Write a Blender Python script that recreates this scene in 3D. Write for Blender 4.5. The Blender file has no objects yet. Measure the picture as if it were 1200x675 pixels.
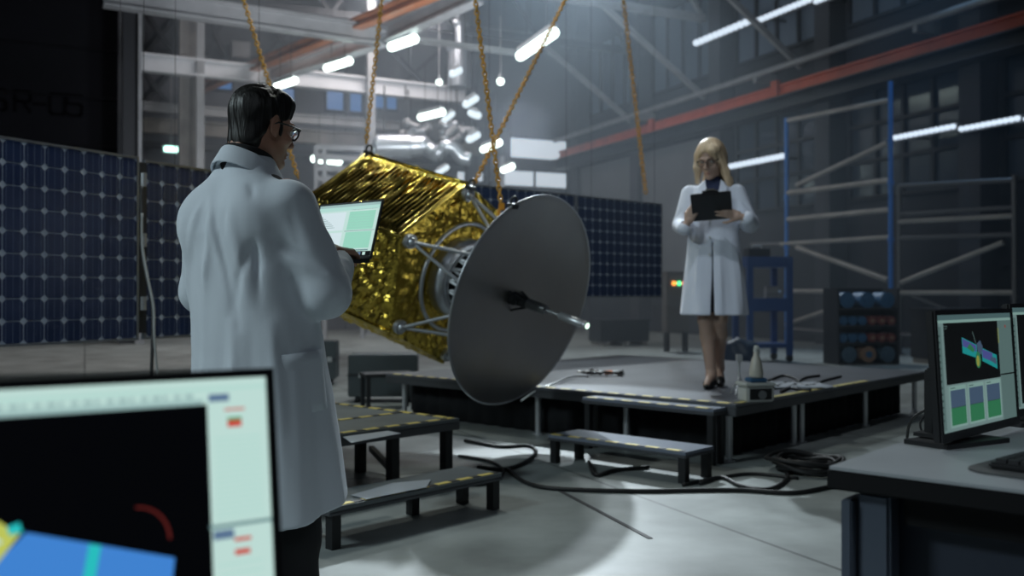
import bpy, bmesh, math, random
import numpy as np
from mathutils import Vector, Matrix, noise

random.seed(7)
PI = math.pi
SC = bpy.context.scene
COL = SC.collection
F_PX, HZ, CAM_H = 1100.0, 345.0, 1.04

# ---------------------------------------------------------------- measuring
def P(px, py, Y):
    return Vector(((px - 600) / F_PX * Y, Y, CAM_H + (HZ - py) / F_PX * Y))

def G(px, py, z):
    Y = (z - CAM_H) * F_PX / (HZ - py)
    return Vector(((px - 600) / F_PX * Y, Y, z))

HU = Vector((-.414, .910, 0)); HV = Vector((.910, .414, 0))
HALL_A, HALL_B = 27.3, 14.5
HALL_ROT = math.atan2(.414, .910)
def H(b, a, z):
    return HV * b + HU * a + Vector((0, 0, z))
def on_far(px, py, a=HALL_A):
    dx = (px - 600) / F_PX
    Y = a / (.910 - .414 * dx)
    q = P(px, py, Y)
    return q.dot(HV), q.z
def on_right(px, py, b=HALL_B):
    dx = (px - 600) / F_PX
    Y = b / (.910 * dx + .414)
    q = P(px, py, Y)
    return q.dot(HU), q.z

# ---------------------------------------------------------------- materials
MATS = {}
def mat(name, col, rough=.5, metal=0.0, bump=0.0, bscale=20.0, var=0.0, vscale=4.0, emit=None, estr=1.0,
        spec=.5, coat=0.0, sheen=0.0, stretch=None, sss=0.0, alpha=None, trans=0.0):
    if name in MATS: return MATS[name]
    m = bpy.data.materials.new(name); m.use_nodes = True
    nt = m.node_tree; b = nt.nodes['Principled BSDF']
    c = (col[0], col[1], col[2], 1)
    b.inputs['Base Color'].default_value = c
    b.inputs['Roughness'].default_value = rough
    b.inputs['Metallic'].default_value = metal
    b.inputs['Specular IOR Level'].default_value = spec
    b.inputs['Coat Weight'].default_value = coat
    b.inputs['Sheen Weight'].default_value = sheen
    if trans: b.inputs['Transmission Weight'].default_value = trans
    if sss:
        b.inputs['Subsurface Weight'].default_value = sss
        b.inputs['Subsurface Radius'].default_value = (.02, .008, .004)
    tc = nt.nodes.new('ShaderNodeTexCoord'); mp = nt.nodes.new('ShaderNodeMapping')
    nt.links.new(tc.outputs['Object'], mp.inputs['Vector'])
    if stretch: mp.inputs['Scale'].default_value = stretch
    if var > 0:
        n = nt.nodes.new('ShaderNodeTexNoise'); n.inputs['Scale'].default_value = vscale
        n.inputs['Detail'].default_value = 6
        nt.links.new(mp.outputs[0], n.inputs['Vector'])
        r = nt.nodes.new('ShaderNodeMapRange')
        r.inputs['From Min'].default_value = .3; r.inputs['From Max'].default_value = .7
        r.inputs['To Min'].default_value = 1 - var; r.inputs['To Max'].default_value = 1 + var
        nt.links.new(n.outputs['Fac'], r.inputs['Value'])
        mx = nt.nodes.new('ShaderNodeVectorMath'); mx.operation = 'SCALE'
        mx.inputs[0].default_value = col[:3]
        nt.links.new(r.outputs[0], mx.inputs['Scale'])
        nt.links.new(mx.outputs[0], b.inputs['Base Color'])
    if bump > 0:
        n = nt.nodes.new('ShaderNodeTexNoise'); n.inputs['Scale'].default_value = bscale
        n.inputs['Detail'].default_value = 5
        nt.links.new(mp.outputs[0], n.inputs['Vector'])
        bp = nt.nodes.new('ShaderNodeBump'); bp.inputs['Strength'].default_value = bump
        bp.inputs['Distance'].default_value = .01
        nt.links.new(n.outputs['Fac'], bp.inputs['Height'])
        nt.links.new(bp.outputs[0], b.inputs['Normal'])
    if emit is not None:
        b.inputs['Emission Color'].default_value = (emit[0], emit[1], emit[2], 1)
        b.inputs['Emission Strength'].default_value = estr
    MATS[name] = m
    return m

def glow(name, col, s=1.0):
    return mat(name, (0.02, .02, .02), .4, emit=col, estr=s)

# ---------------------------------------------------------------- objects
WM = {}
def tag(o, label=None, cat=None, group=None, kind=None):
    if label: o['label'] = label
    if cat: o['category'] = cat
    if group: o['group'] = group
    if kind: o['kind'] = kind
    return o

def place(o, M):
    o.matrix_world = M; WM[o.name] = M.copy(); return o

def thing(name, label, cat, M=None, group=None):
    o = bpy.data.objects.new(name, None); COL.objects.link(o)
    o.empty_display_size = .1
    if M is None: M = Matrix.Identity(4)
    if isinstance(M, Vector): M = Matrix.Translation(M)
    place(o, M)
    return tag(o, label, cat, group)

def TR(loc, rz=0.0):
    return Matrix.Translation(Vector(loc)) @ Matrix.Rotation(rz, 4, 'Z')

class MB:
    def __init__(s): s.v = []; s.f = []; s.m = []; s.sm = []
    def add(s, vs, fs, mi=0, smooth=False):
        o = len(s.v); s.v.extend([tuple(v) for v in vs])
        for f in fs:
            s.f.append(tuple(i + o for i in f)); s.m.append(mi); s.sm.append(smooth)
        return s
    def box(s, lo, hi, mi=0, M=None, bev=0.0):
        x0, y0, z0 = lo; x1, y1, z1 = hi
        if bev > 0:
            bm = bmesh.new(); bmesh.ops.create_cube(bm, size=1)
            for v in bm.verts:
                v.co = Vector(((x0 + x1) / 2 + v.co.x * (x1 - x0), (y0 + y1) / 2 + v.co.y * (y1 - y0), (z0 + z1) / 2 + v.co.z * (z1 - z0)))
            bmesh.ops.bevel(bm, geom=bm.edges[:], offset=bev, segments=2, affect='EDGES')
            bm.verts.index_update()
            vs = [v.co.copy() for v in bm.verts]; fs = [[v.index for v in f.verts] for f in bm.faces]; bm.free()
        else:
            vs = [Vector(c) for c in ((x0,y0,z0),(x1,y0,z0),(x1,y1,z0),(x0,y1,z0),(x0,y0,z1),(x1,y0,z1),(x1,y1,z1),(x0,y1,z1))]
            fs = [(0,3,2,1),(4,5,6,7),(0,1,5,4),(1,2,6,5),(2,3,7,6),(3,0,4,7)]
        if M is not None: vs = [M @ v for v in vs]
        return s.add(vs, fs, mi)
    def bar(s, p0, p1, w, h, mi=0, up=Vector((0, 0, 1))):
        """rectangular bar of width w (sideways) and height h between two points"""
        p0 = Vector(p0); p1 = Vector(p1); d = (p1 - p0).normalized()
        sd = d.cross(up)
        if sd.length < 1e-4: sd = d.cross(Vector((1, 0, 0)))
        sd.normalize(); uu = sd.cross(d)
        vs = [p + sd * (a * w / 2) + uu * (b * h / 2) for p in (p0, p1) for a, b in ((-1,-1),(1,-1),(1,1),(-1,1))]
        return s.add(vs, [(0,3,2,1),(4,5,6,7),(0,1,5,4),(1,2,6,5),(2,3,7,6),(3,0,4,7)], mi)
    def ibeam(s, p0, p1, w, h, t=.03, mi=0):
        p0 = Vector(p0); p1 = Vector(p1); up = Vector((0, 0, 1))
        d = (p1 - p0).normalized(); uu = d.cross(up).normalized().cross(d)
        s.bar(p0 + uu * (h - t) / 2, p1 + uu * (h - t) / 2, w, t, mi)
        s.bar(p0 - uu * (h - t) / 2, p1 - uu * (h - t) / 2, w, t, mi)
        s.bar(p0, p1, t, h - 2 * t, mi)
        return s
    def cyl(s, p0, p1, r0, r1=None, n=12, mi=0, smooth=True, caps=True):
        if r1 is None: r1 = r0
        p0 = Vector(p0); p1 = Vector(p1); d = (p1 - p0).normalized()
        a = d.orthogonal().normalized(); b = d.cross(a)
        ring = [(math.cos(2*PI*i/n), math.sin(2*PI*i/n)) for i in range(n)]
        vs = [p0 + (a*c + b*q)*r0 for c, q in ring] + [p1 + (a*c + b*q)*r1 for c, q in ring]
        s.add(vs, [(i, (i+1) % n, n + (i+1) % n, n + i) for i in range(n)], mi, smooth)
        if caps:
            s.add(vs[:n], [tuple(range(n))[::-1]], mi); s.add(vs[n:], [tuple(range(n))], mi)
        return s
    def tube(s, pts, r, n=8, mi=0, closed=False):
        pts = [Vector(p) for p in pts]; m = len(pts)
        rr = r if isinstance(r, (list, tuple)) else [r] * m
        vs = []; prev = None
        for i, p in enumerate(pts):
            if closed: d = pts[(i+1) % m] - pts[i-1]
            else: d = pts[min(i+1, m-1)] - pts[max(i-1, 0)]
            d.normalize()
            if prev is None: a = d.orthogonal().normalized()
            else:
                a = prev - d * prev.dot(d)
                a = a.normalized() if a.length > 1e-6 else d.orthogonal().normalized()
            prev = a; b = d.cross(a)
            vs += [p + (a*math.cos(2*PI*k/n) + b*math.sin(2*PI*k/n)) * rr[i] for k in range(n)]
        fs = []
        for i in range(m if closed else m-1):
            j = (i+1) % m
            fs += [(i*n+k, i*n+(k+1) % n, j*n+(k+1) % n, j*n+k) for k in range(n)]
        if not closed: fs += [tuple(range(n))[::-1], tuple((m-1)*n+k for k in range(n))]
        return s.add(vs, fs, mi, True)
    def lathe(s, prof, n=32, mi=0, M=None, smooth=True, cap=True):
        """profile of (r, z) about the z axis"""
        vs = []; m = len(prof)
        for r, z in prof:
            vs += [Vector((r*math.cos(2*PI*k/n), r*math.sin(2*PI*k/n), z)) for k in range(n)]
        if M is not None: vs = [M @ v for v in vs]
        fs = [(i*n+k, i*n+(k+1) % n, (i+1)*n+(k+1) % n, (i+1)*n+k) for i in range(m-1) for k in range(n)]
        if cap: fs += [tuple(range(n))[::-1], tuple((m-1)*n+k for k in range(n))]
        return s.add(vs, fs, mi, smooth)
    def prism(s, poly, z0, z1, mi=0, M=None):
        n = len(poly)
        vs = [Vector((x, y, z0)) for x, y in poly] + [Vector((x, y, z1)) for x, y in poly]
        if M is not None: vs = [M @ v for v in vs]
        return s.add(vs, [tuple(range(n))[::-1], tuple(range(n, 2*n))] + [(i, (i+1) % n, n+(i+1) % n, n+i) for i in range(n)], mi)
    def quad(s, a, b, c, d, mi=0): return s.add([a, b, c, d], [(0, 1, 2, 3)], mi)
    def ball(s, c, r, mi=0, n=12, sc=(1, 1, 1)):
        c = Vector(c); prof = [(math.sin(PI*i/n), -math.cos(PI*i/n)) for i in range(n+1)]
        M = Matrix.Translation(c) @ Matrix.Diagonal((r*sc[0], r*sc[1], r*sc[2], 1))
        prof[0] = (1e-4, -1); prof[-1] = (1e-4, 1)
        return s.lathe(prof, n+4, mi, M)
    def build(s, name, mats, parent=None, world=False, origin=None, mod=None):
        me = bpy.data.meshes.new(name)
        vs = s.v
        if world and parent is not None:
            I = WM[parent.name].inverted() if parent.name in WM else parent.matrix_world.inverted()
            vs = [tuple(I @ Vector(v)) for v in vs]
        if origin is not None and parent is None:
            o0 = Vector(origin); vs = [tuple(Vector(v) - o0) for v in vs]
        me.from_pydata(vs, [], s.f)
        if not isinstance(mats, (list, tuple)): mats = [mats]
        for m in mats: me.materials.append(m)
        me.polygons.foreach_set('material_index', s.m)
        me.polygons.foreach_set('use_smooth', s.sm)
        me.update()
        bm = bmesh.new(); bm.from_mesh(me); bmesh.ops.recalc_face_normals(bm, faces=bm.faces[:]); bm.to_mesh(me); bm.free()
        o = bpy.data.objects.new(name, me); COL.objects.link(o)
        if parent is not None:
            o.parent = parent
            if world: WM[o.name] = WM.get(parent.name, Matrix.Identity(4)).copy()
            else: WM[o.name] = WM.get(parent.name, Matrix.Identity(4)).copy()
        elif origin is not None:
            place(o, Matrix.Translation(Vector(origin)))
        else: WM[o.name] = Matrix.Identity(4)
        return o

def one(mb, name, mats, label, cat, origin, group=None, kind=None):
    return tag(mb.build(name, mats, None, origin=origin), label, cat, group, kind)

def struct(mb, name, mats):
    o = mb.build(name, mats); o['kind'] = 'structure'; return o

def dup(root, M, label=None, group=None):
    r = root.copy(); COL.objects.link(r); place(r, M)
    if label: r['label'] = label
    if group: r['group'] = group
    for ch in list(root.children):
        c = ch.copy(); COL.objects.link(c); c.parent = r
        for g in list(ch.children):
            d = g.copy(); COL.objects.link(d); d.parent = c
    return r

def catmull(pts, n=8):
    pts = [Vector(p) for p in pts]; q = [pts[0]*2-pts[1]] + pts + [pts[-1]*2-pts[-2]]; out = []
    for i in range(1, len(q)-2):
        for k in range(n):
            t = k/n; a, b, c, d = q[i-1], q[i], q[i+1], q[i+2]
            out.append(.5*((2*b)+(-a+c)*t+(2*a-5*b+4*c-d)*t*t+(-a+3*b-3*c+d)*t**3))
    out.append(pts[-1]); return out

# ---------------------------------------------------------------- implicit surfaces (for bodies and cloth)
def cap(p, a, b, ra, rb=None):
    if rb is None: rb = ra
    a = np.array(a, float); b = np.array(b, float); ab = b - a
    t = np.clip(((p - a) @ ab) / max(ab @ ab, 1e-9), 0, 1)
    return np.linalg.norm(p - a - t[:, None] * ab, axis=1) - (ra + (rb - ra) * t)
def ell(p, c, r):
    q = (p - np.array(c, float)) / np.array(r, float)
    k = np.linalg.norm(q, axis=1)
    k2 = np.linalg.norm(q / np.array(r, float), axis=1)
    return k * (k - 1) / np.maximum(k2, 1e-6)
def smin(a, b, k):
    h = np.clip(.5 + .5 * (b - a) / k, 0, 1)
    return b * (1 - h) + a * h - k * h * (1 - h)
def smax(a, b, k): return -smin(-a, -b, k)
def loft(p, prof, e=2.3):
    """prof rows: z, cx, cy, rx, ry"""
    A = np.array(prof, float); z = p[:, 2]
    cx, cy, rx, ry = (np.interp(z, A[:, 0], A[:, i]) for i in (1, 2, 3, 4))
    q = (np.abs((p[:, 0]-cx)/rx)**e + np.abs((p[:, 1]-cy)/ry)**e) ** (1/e)
    d = (q - 1) * np.minimum(rx, ry)
    return np.maximum(d, np.maximum(A[0, 0] - z, z - A[-1, 0]))
def ridge(p, a, b, w, amp):
    a = np.array(a, float); b = np.array(b, float); ab = b - a
    t = np.clip(((p - a) @ ab) / (ab @ ab), 0, 1)
    d = np.linalg.norm(p - a - t[:, None] * ab, axis=1)
    return -amp * np.exp(-(d / w) ** 2) * np.sin(np.pi * (t * .9 + .05)) ** .7

def sdf_mesh(f, lo, hi, h, smooth=True):
    lo = np.array(lo, float); hi = np.array(hi, float)
    B = 8
    nb = np.ceil((hi - lo) / h / B).astype(int)
    n = nb * B + 1
    Fg = np.ones(n, np.float32)
    bc = np.stack(np.meshgrid(*[np.arange(k) for k in nb], indexing='ij'), -1).reshape(-1, 3)
    cen = lo + (bc * B + B / 2) * h
    fc = f(cen)
    rad = B * h * .87 * 1.7 + .02
    near = np.abs(fc) < rad
    for k in np.where(~near & (fc < 0))[0]:
        i, j, l = bc[k] * B; Fg[i:i+B+1, j:j+B+1, l:l+B+1] = -1
    g = np.stack(np.meshgrid(*[np.arange(B+1)]*3, indexing='ij'), -1).reshape(-1, 3)
    idx = np.where(near)[0]
    for s in range(0, len(idx), 400):
        ch = idx[s:s+400]
        base = bc[ch] * B
        pts = (base[:, None, :] + g[None]) .reshape(-1, 3)
        v = f(lo + pts * h)
        Fg[pts[:, 0], pts[:, 1], pts[:, 2]] = v
    ins = Fg < 0
    C = [(a, b, c) for a in (0, 1) for b in (0, 1) for c in (0, 1)]
    sl = lambda o: ins[o[0]:n[0]-1+o[0], o[1]:n[1]-1+o[1], o[2]:n[2]-1+o[2]]
    anyi = np.zeros(n-1, bool); alli = np.ones(n-1, bool)
    for c in C: anyi |= sl(c); alli &= sl(c)
    act = anyi & ~alli
    ai = np.argwhere(act)
    vid = -np.ones(n-1, np.int64); vid[act] = np.arange(len(ai))
    pos = np.zeros((len(ai), 3)); cnt = np.zeros(len(ai))
    for a in C:
        for ax in range(3):
            if a[ax]: continue
            b = list(a); b[ax] = 1
            A_ = ai + np.array(a); B_ = ai + np.array(b)
            Fa = Fg[A_[:, 0], A_[:, 1], A_[:, 2]].astype(float); Fb = Fg[B_[:, 0], B_[:, 1], B_[:, 2]].astype(float)
            m = (Fa < 0) != (Fb < 0)
            t = np.where(m, Fa / np.where(m, Fa - Fb, 1), 0)
            q = np.tile(np.array(a, float), (len(ai), 1)); q[:, ax] = t
            pos += q * m[:, None]; cnt += m
    pos = lo + (ai + pos / cnt[:, None]) * h
    quads = []
    for ax in range(3):
        o1, o2 = [(1, 2), (2, 0), (0, 1)][ax]
        s0 = [slice(1, n[i]-1) for i in range(3)]; s0[ax] = slice(0, n[ax]-1)
        s1 = list(s0); s1[ax] = slice(1, n[ax])
        a = ins[tuple(s0)]; b = ins[tuple(s1)]
        e = np.argwhere(a != b)
        if not len(e): continue
        off = np.ones(3, int); off[ax] = 0
        e = e + off
        sgn = ins[e[:, 0], e[:, 1], e[:, 2]]
        def cell(d1, d2):
            q = e.copy(); q[:, o1] += d1; q[:, o2] += d2
            return vid[q[:, 0], q[:, 1], q[:, 2]]
        Q = np.stack([cell(-1, -1), cell(0, -1), cell(0, 0), cell(-1, 0)], 1)
        Q[~sgn] = Q[~sgn][:, ::-1]
        quads.append(Q)
    Q = np.concatenate(quads); Q = Q[(Q >= 0).all(1)]
    return pos, Q

def sdf_obj(name, f, lo, hi, h, m, parent, deform=None):
    pos, Q = sdf_mesh(f, lo, hi, h)
    if deform is not None: pos = deform(pos)
    me = bpy.data.meshes.new(name)
    me.vertices.add(len(pos)); me.vertices.foreach_set('co', pos.astype(np.float32).ravel())
    me.loops.add(len(Q) * 4); me.loops.foreach_set('vertex_index', Q.astype(np.int32).ravel())
    me.polygons.add(len(Q)); me.polygons.foreach_set('loop_start', np.arange(0, len(Q)*4, 4, dtype=np.int32))
    me.polygons.foreach_set('loop_total', np.full(len(Q), 4, np.int32))
    me.polygons.foreach_set('use_smooth', np.ones(len(Q), bool))
    me.update(calc_edges=True); me.validate()
    if not isinstance(m, (list, tuple)): m = [m]
    for q in m: me.materials.append(q)
    o = bpy.data.objects.new(name, me); COL.objects.link(o)
    if parent is not None: o.parent = parent
    md = o.modifiers.new('smooth', 'SMOOTH'); md.factor = .5; md.iterations = 2
    return o
# ================================================================ camera, world
cam = bpy.data.cameras.new('camera'); camo = bpy.data.objects.new('camera', cam); COL.objects.link(camo)
cam.sensor_width = 36; cam.lens = 33; cam.clip_end = 200
camo.location = (0, 0, CAM_H)
camo.rotation_euler = (PI/2 + math.atan(7.5/F_PX), 0, 0)
cam.dof.use_dof = True; cam.dof.focus_distance = 2.75; cam.dof.aperture_fstop = 2.8
SC.camera = camo
SC.view_settings.view_transform = 'Standard'; SC.view_settings.look = 'None'
SC.view_settings.exposure = 0; SC.view_settings.gamma = 1; SC.view_settings.use_curve_mapping = False
SC.cycles.use_denoising = True
SC.cycles.max_bounces = 6; SC.cycles.diffuse_bounces = 3; SC.cycles.glossy_bounces = 4
SC.cycles.volume_bounces = 0; SC.cycles.sample_clamp_indirect = 4.0
w = bpy.data.worlds.new('world'); SC.world = w; w.use_nodes = True
w.node_tree.nodes['Background'].inputs[0].default_value = (.32, .42, .58, 1)
w.node_tree.nodes['Background'].inputs[1].default_value = .022

# ================================================================ materials of the hall
M_floor = mat('concrete_floor', (.31, .34, .335), .42, bump=.12, bscale=5, var=.30, vscale=2.3)
M_steel_d = mat('dark_steel', (.035, .038, .045), .5, .3)
M_steel = mat('grey_painted_steel', (.30, .31, .33), .45, .2, var=.15, vscale=3)
M_white = mat('pale_painted_steel', (.60, .62, .66), .4, .1, var=.1, vscale=2)
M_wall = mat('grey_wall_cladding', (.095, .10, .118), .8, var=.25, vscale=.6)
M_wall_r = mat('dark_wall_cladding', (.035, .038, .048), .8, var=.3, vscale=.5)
M_part = mat('blackened_partition', (.007, .0075, .010), .9, var=.2, vscale=.5, spec=.1)
M_letter = mat('black_letter_paint', (.003, .003, .004), .95, spec=.05)
M_glassd = mat('dark_window_glass', (.05, .065, .09), .15, spec=.5)
M_glassb = mat('evening_window_glass', (.03, .06, .12), .3, emit=(.06, .16, .38), estr=.75)
M_glassw = mat('bright_window_glass', (.5, .55, .6), .4, emit=(.72, .85, 1.0), estr=.75)
M_mullion = mat('window_mullion', (.02, .022, .028), .6)
M_orange = mat('orange_rail_paint', (.50, .08, .03), .4, var=.2, vscale=2)
M_brown = mat('rusty_rail_paint', (.45, .17, .08), .38, var=.3, vscale=2)
M_conc = mat('rough_concrete', (.22, .21, .20), .9, bump=.2, bscale=8, var=.3, vscale=2)
M_roof = mat('roof_sheet', (.05, .055, .065), .9)
M_galv = mat('galvanised_duct', (.55, .6, .66), .32, .85, bump=.05, bscale=6)
M_tube = glow('tube_light', (.80, 1.0, .95), 5.0)
M_tubed = glow('tube_light_dim', (.75, .9, 1.0), 1.2)
M_led = glow('led_strip_light', (.70, .84, 1.0), 1.15)
M_house = mat('lamp_housing', (.35, .36, .38), .5)
M_black = mat('black_plastic', (.010, .010, .012), .42)
M_rubber = mat('black_rubber', (.012, .012, .013), .55)
M_alu = mat('aluminium_tube', (.62, .64, .66), .35, .7)

# ================================================================ floor
b = MB()
b.quad((-45, -4, 0), (40, -4, 0), (40, 45, 0), (-45, 45, 0))
fl = struct(b, 'floor', M_floor)
nt = M_floor.node_tree; bs = nt.nodes['Principled BSDF']
# saw-cut joints and stains of the slab
tc = nt.nodes.new('ShaderNodeTexCoord'); mp = nt.nodes.new('ShaderNodeMapping'); mp.inputs['Rotation'].default_value = (0, 0, -HALL_ROT)
nt.links.new(tc.outputs['Object'], mp.inputs[0])
br = nt.nodes.new('ShaderNodeTexBrick'); br.offset = 0
br.inputs['Scale'].default_value = 1; br.inputs['Brick Width'].default_value = 2.6; br.inputs['Row Height'].default_value = 2.6
br.inputs['Mortar Size'].default_value = .012; br.inputs['Color1'].default_value = (1, 1, 1, 1); br.inputs['Color2'].default_value = (.86, .86, .86, 1)
br.inputs['Mortar'].default_value = (.45, .45, .45, 1)
nt.links.new(mp.outputs[0], br.inputs['Vector'])
old = bs.inputs['Base Color'].links[0].from_socket
mm = nt.nodes.new('ShaderNodeVectorMath'); mm.operation = 'MULTIPLY'
nt.links.new(old, mm.inputs[0]); nt.links.new(br.outputs['Color'], mm.inputs[1]); nt.links.new(mm.outputs[0], bs.inputs['Base Color'])
n2 = nt.nodes.new('ShaderNodeTexNoise'); n2.inputs['Scale'].default_value = 2.2; n2.inputs['Detail'].default_value = 8
nt.links.new(tc.outputs['Object'], n2.inputs['Vector'])
rr = nt.nodes.new('ShaderNodeMapRange'); rr.inputs['To Min'].default_value = .28; rr.inputs['To Max'].default_value = .6
nt.links.new(n2.outputs['Fac'], rr.inputs[0]); nt.links.new(rr.outputs[0], bs.inputs['Roughness'])

# ================================================================ walls
ROOF_Z = 11.0
def wall_rect(mb, frame, s0, s1, z0, z1, d0, d1, mi=0):
    """box on a wall: s along the wall, d away from it into the hall"""
    if frame == 'far': pts = [H(s, HALL_A - d, z) for d in (d0, d1) for s, z in ((s0, z0), (s1, z0), (s1, z1), (s0, z1))]
    else: pts = [H(HALL_B - d, s, z) for d in (d0, d1) for s, z in ((s0, z0), (s1, z0), (s1, z1), (s0, z1))]
    mb.add(pts, [(0, 3, 2, 1), (4, 5, 6, 7), (0, 1, 5, 4), (1, 2, 6, 5), (2, 3, 7, 6), (3, 0, 4, 7)], mi)
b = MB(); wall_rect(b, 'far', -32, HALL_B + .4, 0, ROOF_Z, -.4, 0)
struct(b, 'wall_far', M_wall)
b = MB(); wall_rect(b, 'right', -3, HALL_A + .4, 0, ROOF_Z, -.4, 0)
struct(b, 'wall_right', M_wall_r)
b = MB()
q = [H(-32, -3, ROOF_Z), H(HALL_B + .4, -3, ROOF_Z), H(HALL_B + .4, HALL_A + .4, ROOF_Z), H(-32, HALL_A + .4, ROOF_Z)]
b.add(q + [v + Vector((0, 0, .2)) for v in q], [(0, 1, 2, 3), (7, 6, 5, 4), (0, 4, 5, 1), (1, 5, 6, 2), (2, 6, 7, 3), (3, 7, 4, 0)])
struct(b, 'ceiling', M_roof)

# dark partition at the left with its painted number
PE = Vector((-8.62, 20.5, 0))
b = MB()
L = 14
for i in range(1):
    p0 = PE - HV * L; p1 = PE; nrm = Vector((.414, -.910, 0))
    b.add([p0, p1, p1 - nrm * .25, p0 - nrm * .25] + [v + Vector((0, 0, ROOF_Z)) for v in (p0, p1, p1 - nrm * .25, p0 - nrm * .25)],
          [(0, 1, 2, 3), (7, 6, 5, 4), (0, 4, 5, 1), (1, 5, 6, 2), (2, 6, 7, 3), (3, 7, 4, 0)])
# ribs of the cladding
for k in range(3):
    z = 4.2 + k * 1.05
    b.add([PE - HV * L + nrm * .0 + Vector((0, 0, z)), PE + Vector((0, 0, z)), PE + nrm * .04 + Vector((0, 0, z + .03)), PE - HV * L + nrm * .04 + Vector((0, 0, z + .03)),
           PE + Vector((0, 0, z + .07)), PE - HV * L + Vector((0, 0, z + .07))], [(0, 1, 2, 3), (3, 2, 4, 5)])
struct(b, 'wall_left', M_part)
GL = {  # strokes on a 4 x 6 grid
 'S': [(4,5.4),(3.4,6),(.6,6),(0,5.4),(0,3.7),(.6,3.1),(3.4,2.9),(4,2.3),(4,.6),(3.4,0),(.6,0),(0,.6)],
 'R': [(0,0),(0,6),(3.4,6),(4,5.4),(4,3.6),(3.4,3),(0,3),(2,3),(4,0)], '-': [(.4,2.6),(3.6,2.6)],
 '0': [(0,.6),(0,5.4),(.6,6),(3.4,6),(4,5.4),(4,.6),(3.4,0),(.6,0),(0,.6)],
 '5': [(4,6),(0,6),(0,3.4),(3.4,3.4),(4,2.8),(4,.6),(3.4,0),(.6,0),(0,.6)]}
b = MB()
base = P(-12, 133, 19.6)
def onpart(px, py):
    dx = (px - 600) / F_PX  # meet the partition's face
    nx, ny = .414, -.910
    Y = (PE.x * nx + PE.y * ny) / (dx * nx + ny)
    return P(px, py, Y)
s0 = (onpart(-14, 130) - PE).dot(HV); zb = onpart(30, 131).z
for ch, px in (('S', -12), ('R', 17), ('-', 37), ('0', 58), ('5', 78)):
    s = (onpart(px, 130) - PE).dot(HV); sc = .072
    pl = GL[ch]
    for a_, b_ in zip(pl, pl[1:]):
        A3 = PE + HV * (s + a_[0] * sc) + nrm * .012 + Vector((0, 0, zb + a_[1] * sc))
        B3 = PE + HV * (s + b_[0] * sc) + nrm * .012 + Vector((0, 0, zb + b_[1] * sc))
        d = (B3 - A3).normalized() * .02
        b.bar(A3 - d, B3 + d, .01, .06, up=Vector((0, 0, 1)) if abs(d.z) < .012 else HV)
o = one(b, 'painted_lettering', M_letter, 'black SR-05 lettering painted on the dark partition wall', 'lettering', PE - HV * 2)

# ---------------------------------------------------------------- columns
def column(name, px, z1, w, d, m, Y, cols=None):
    p = P(px, 345, Y); p.z = 0
    b = MB(); b.box((-w/2, -d/2, 0), (w/2, d/2, z1), M=Matrix.Rotation(HALL_ROT, 4, 'Z'))
    # plinth and bolts
    b.box((-w/2 - .06, -d/2 - .06, 0), (w/2 + .06, d/2 + .06, .08), M=Matrix.Rotation(HALL_ROT, 4, 'Z'))
    b.v = [tuple(Vector(v) + p) for v in b.v]
    return struct(b, name, m)
column('column_dark', 153, ROOF_Z, .34, .34, M_steel_d, 20.0)
column('column_edge', 163.5, ROOF_Z, .07, .07, M_steel, 19.85)
column('column_concrete', 219, ROOF_Z, .40, .4, M_conc, 23.2)
column('column_pale', 234, 9.2, .18, .18, M_steel, 22.6)
column('column_pale', 434, 9.2, .20, .20, M_steel, 24.3)
column('column_dark', 552, 5.0, .3, .3, M_wall_r, 27.0)
column('column_pale', 588, 5.0, .12, .12, M_white, 26.9)

# ---------------------------------------------------------------- steel frame of beams (two levels)
ZF = 6.5
def beam(name, p0, p1, w, h, m, t=.03):
    b = MB(); b.ibeam(p0, p1, w, h, t); return struct(b, name, m)
beam('beam_white', G(150, 71, ZF), G(545, 112, ZF), .28, .42, M_white, .05)
beam('beam_grey', G(120, -6, ZF), G(446, 42, ZF), .26, .40, M_steel, .05)
beam('beam_white', G(318, 88, ZF), G(446, 44, ZF), .26, .36, M_white, .05)
beam('beam_grey', G(455, 38, ZF), G(560, -10, ZF), .26, .38, M_steel, .05)
beam('beam_grey', G(487, 46, 6.5), G(610, 62, 6.5), .12, .12, M_steel)
beam('beam_grey', P(165, 8, 20.5), P(200, -40, 20.5), .12, .12, M_white)
# lower gallery rails along the far wall
for py0, py1, h, m in ((136, 145, .26, M_steel), (156, 165, .40, M_conc), (178, 184, .14, M_steel_d)):
    b = MB(); s0, z0 = on_far(160, py0, 26.6); s1, z1 = on_far(560, py1, 26.6); zz = (z0 + z1) / 2
    b.ibeam(H(s0, 26.6, zz), H(s1, 26.6, zz), .2, h, .04); struct(b, 'beam_gallery', m)
# X braces on the far wall
for (x0, x1, y0, y1) in ((168, 208, 18, 66), (242, 262, 20, 62), (305, 350, 22, 70), (205, 214, 20, 60), (455, 512, 62, 112), (165, 200, 85, 125)):
    b = MB(); s0, z0 = on_far(x0, y1, 27.1); s1, z1 = on_far(x1, y0, 27.1)
    b.bar(H(s0, 27.1, z0), H(s1, 27.1, z1), .1, .12); b.bar(H(s0, 27.0, z1), H(s1, 27.0, z0), .1, .12)
    struct(b, 'beam_brace', M_steel_d)
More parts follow.
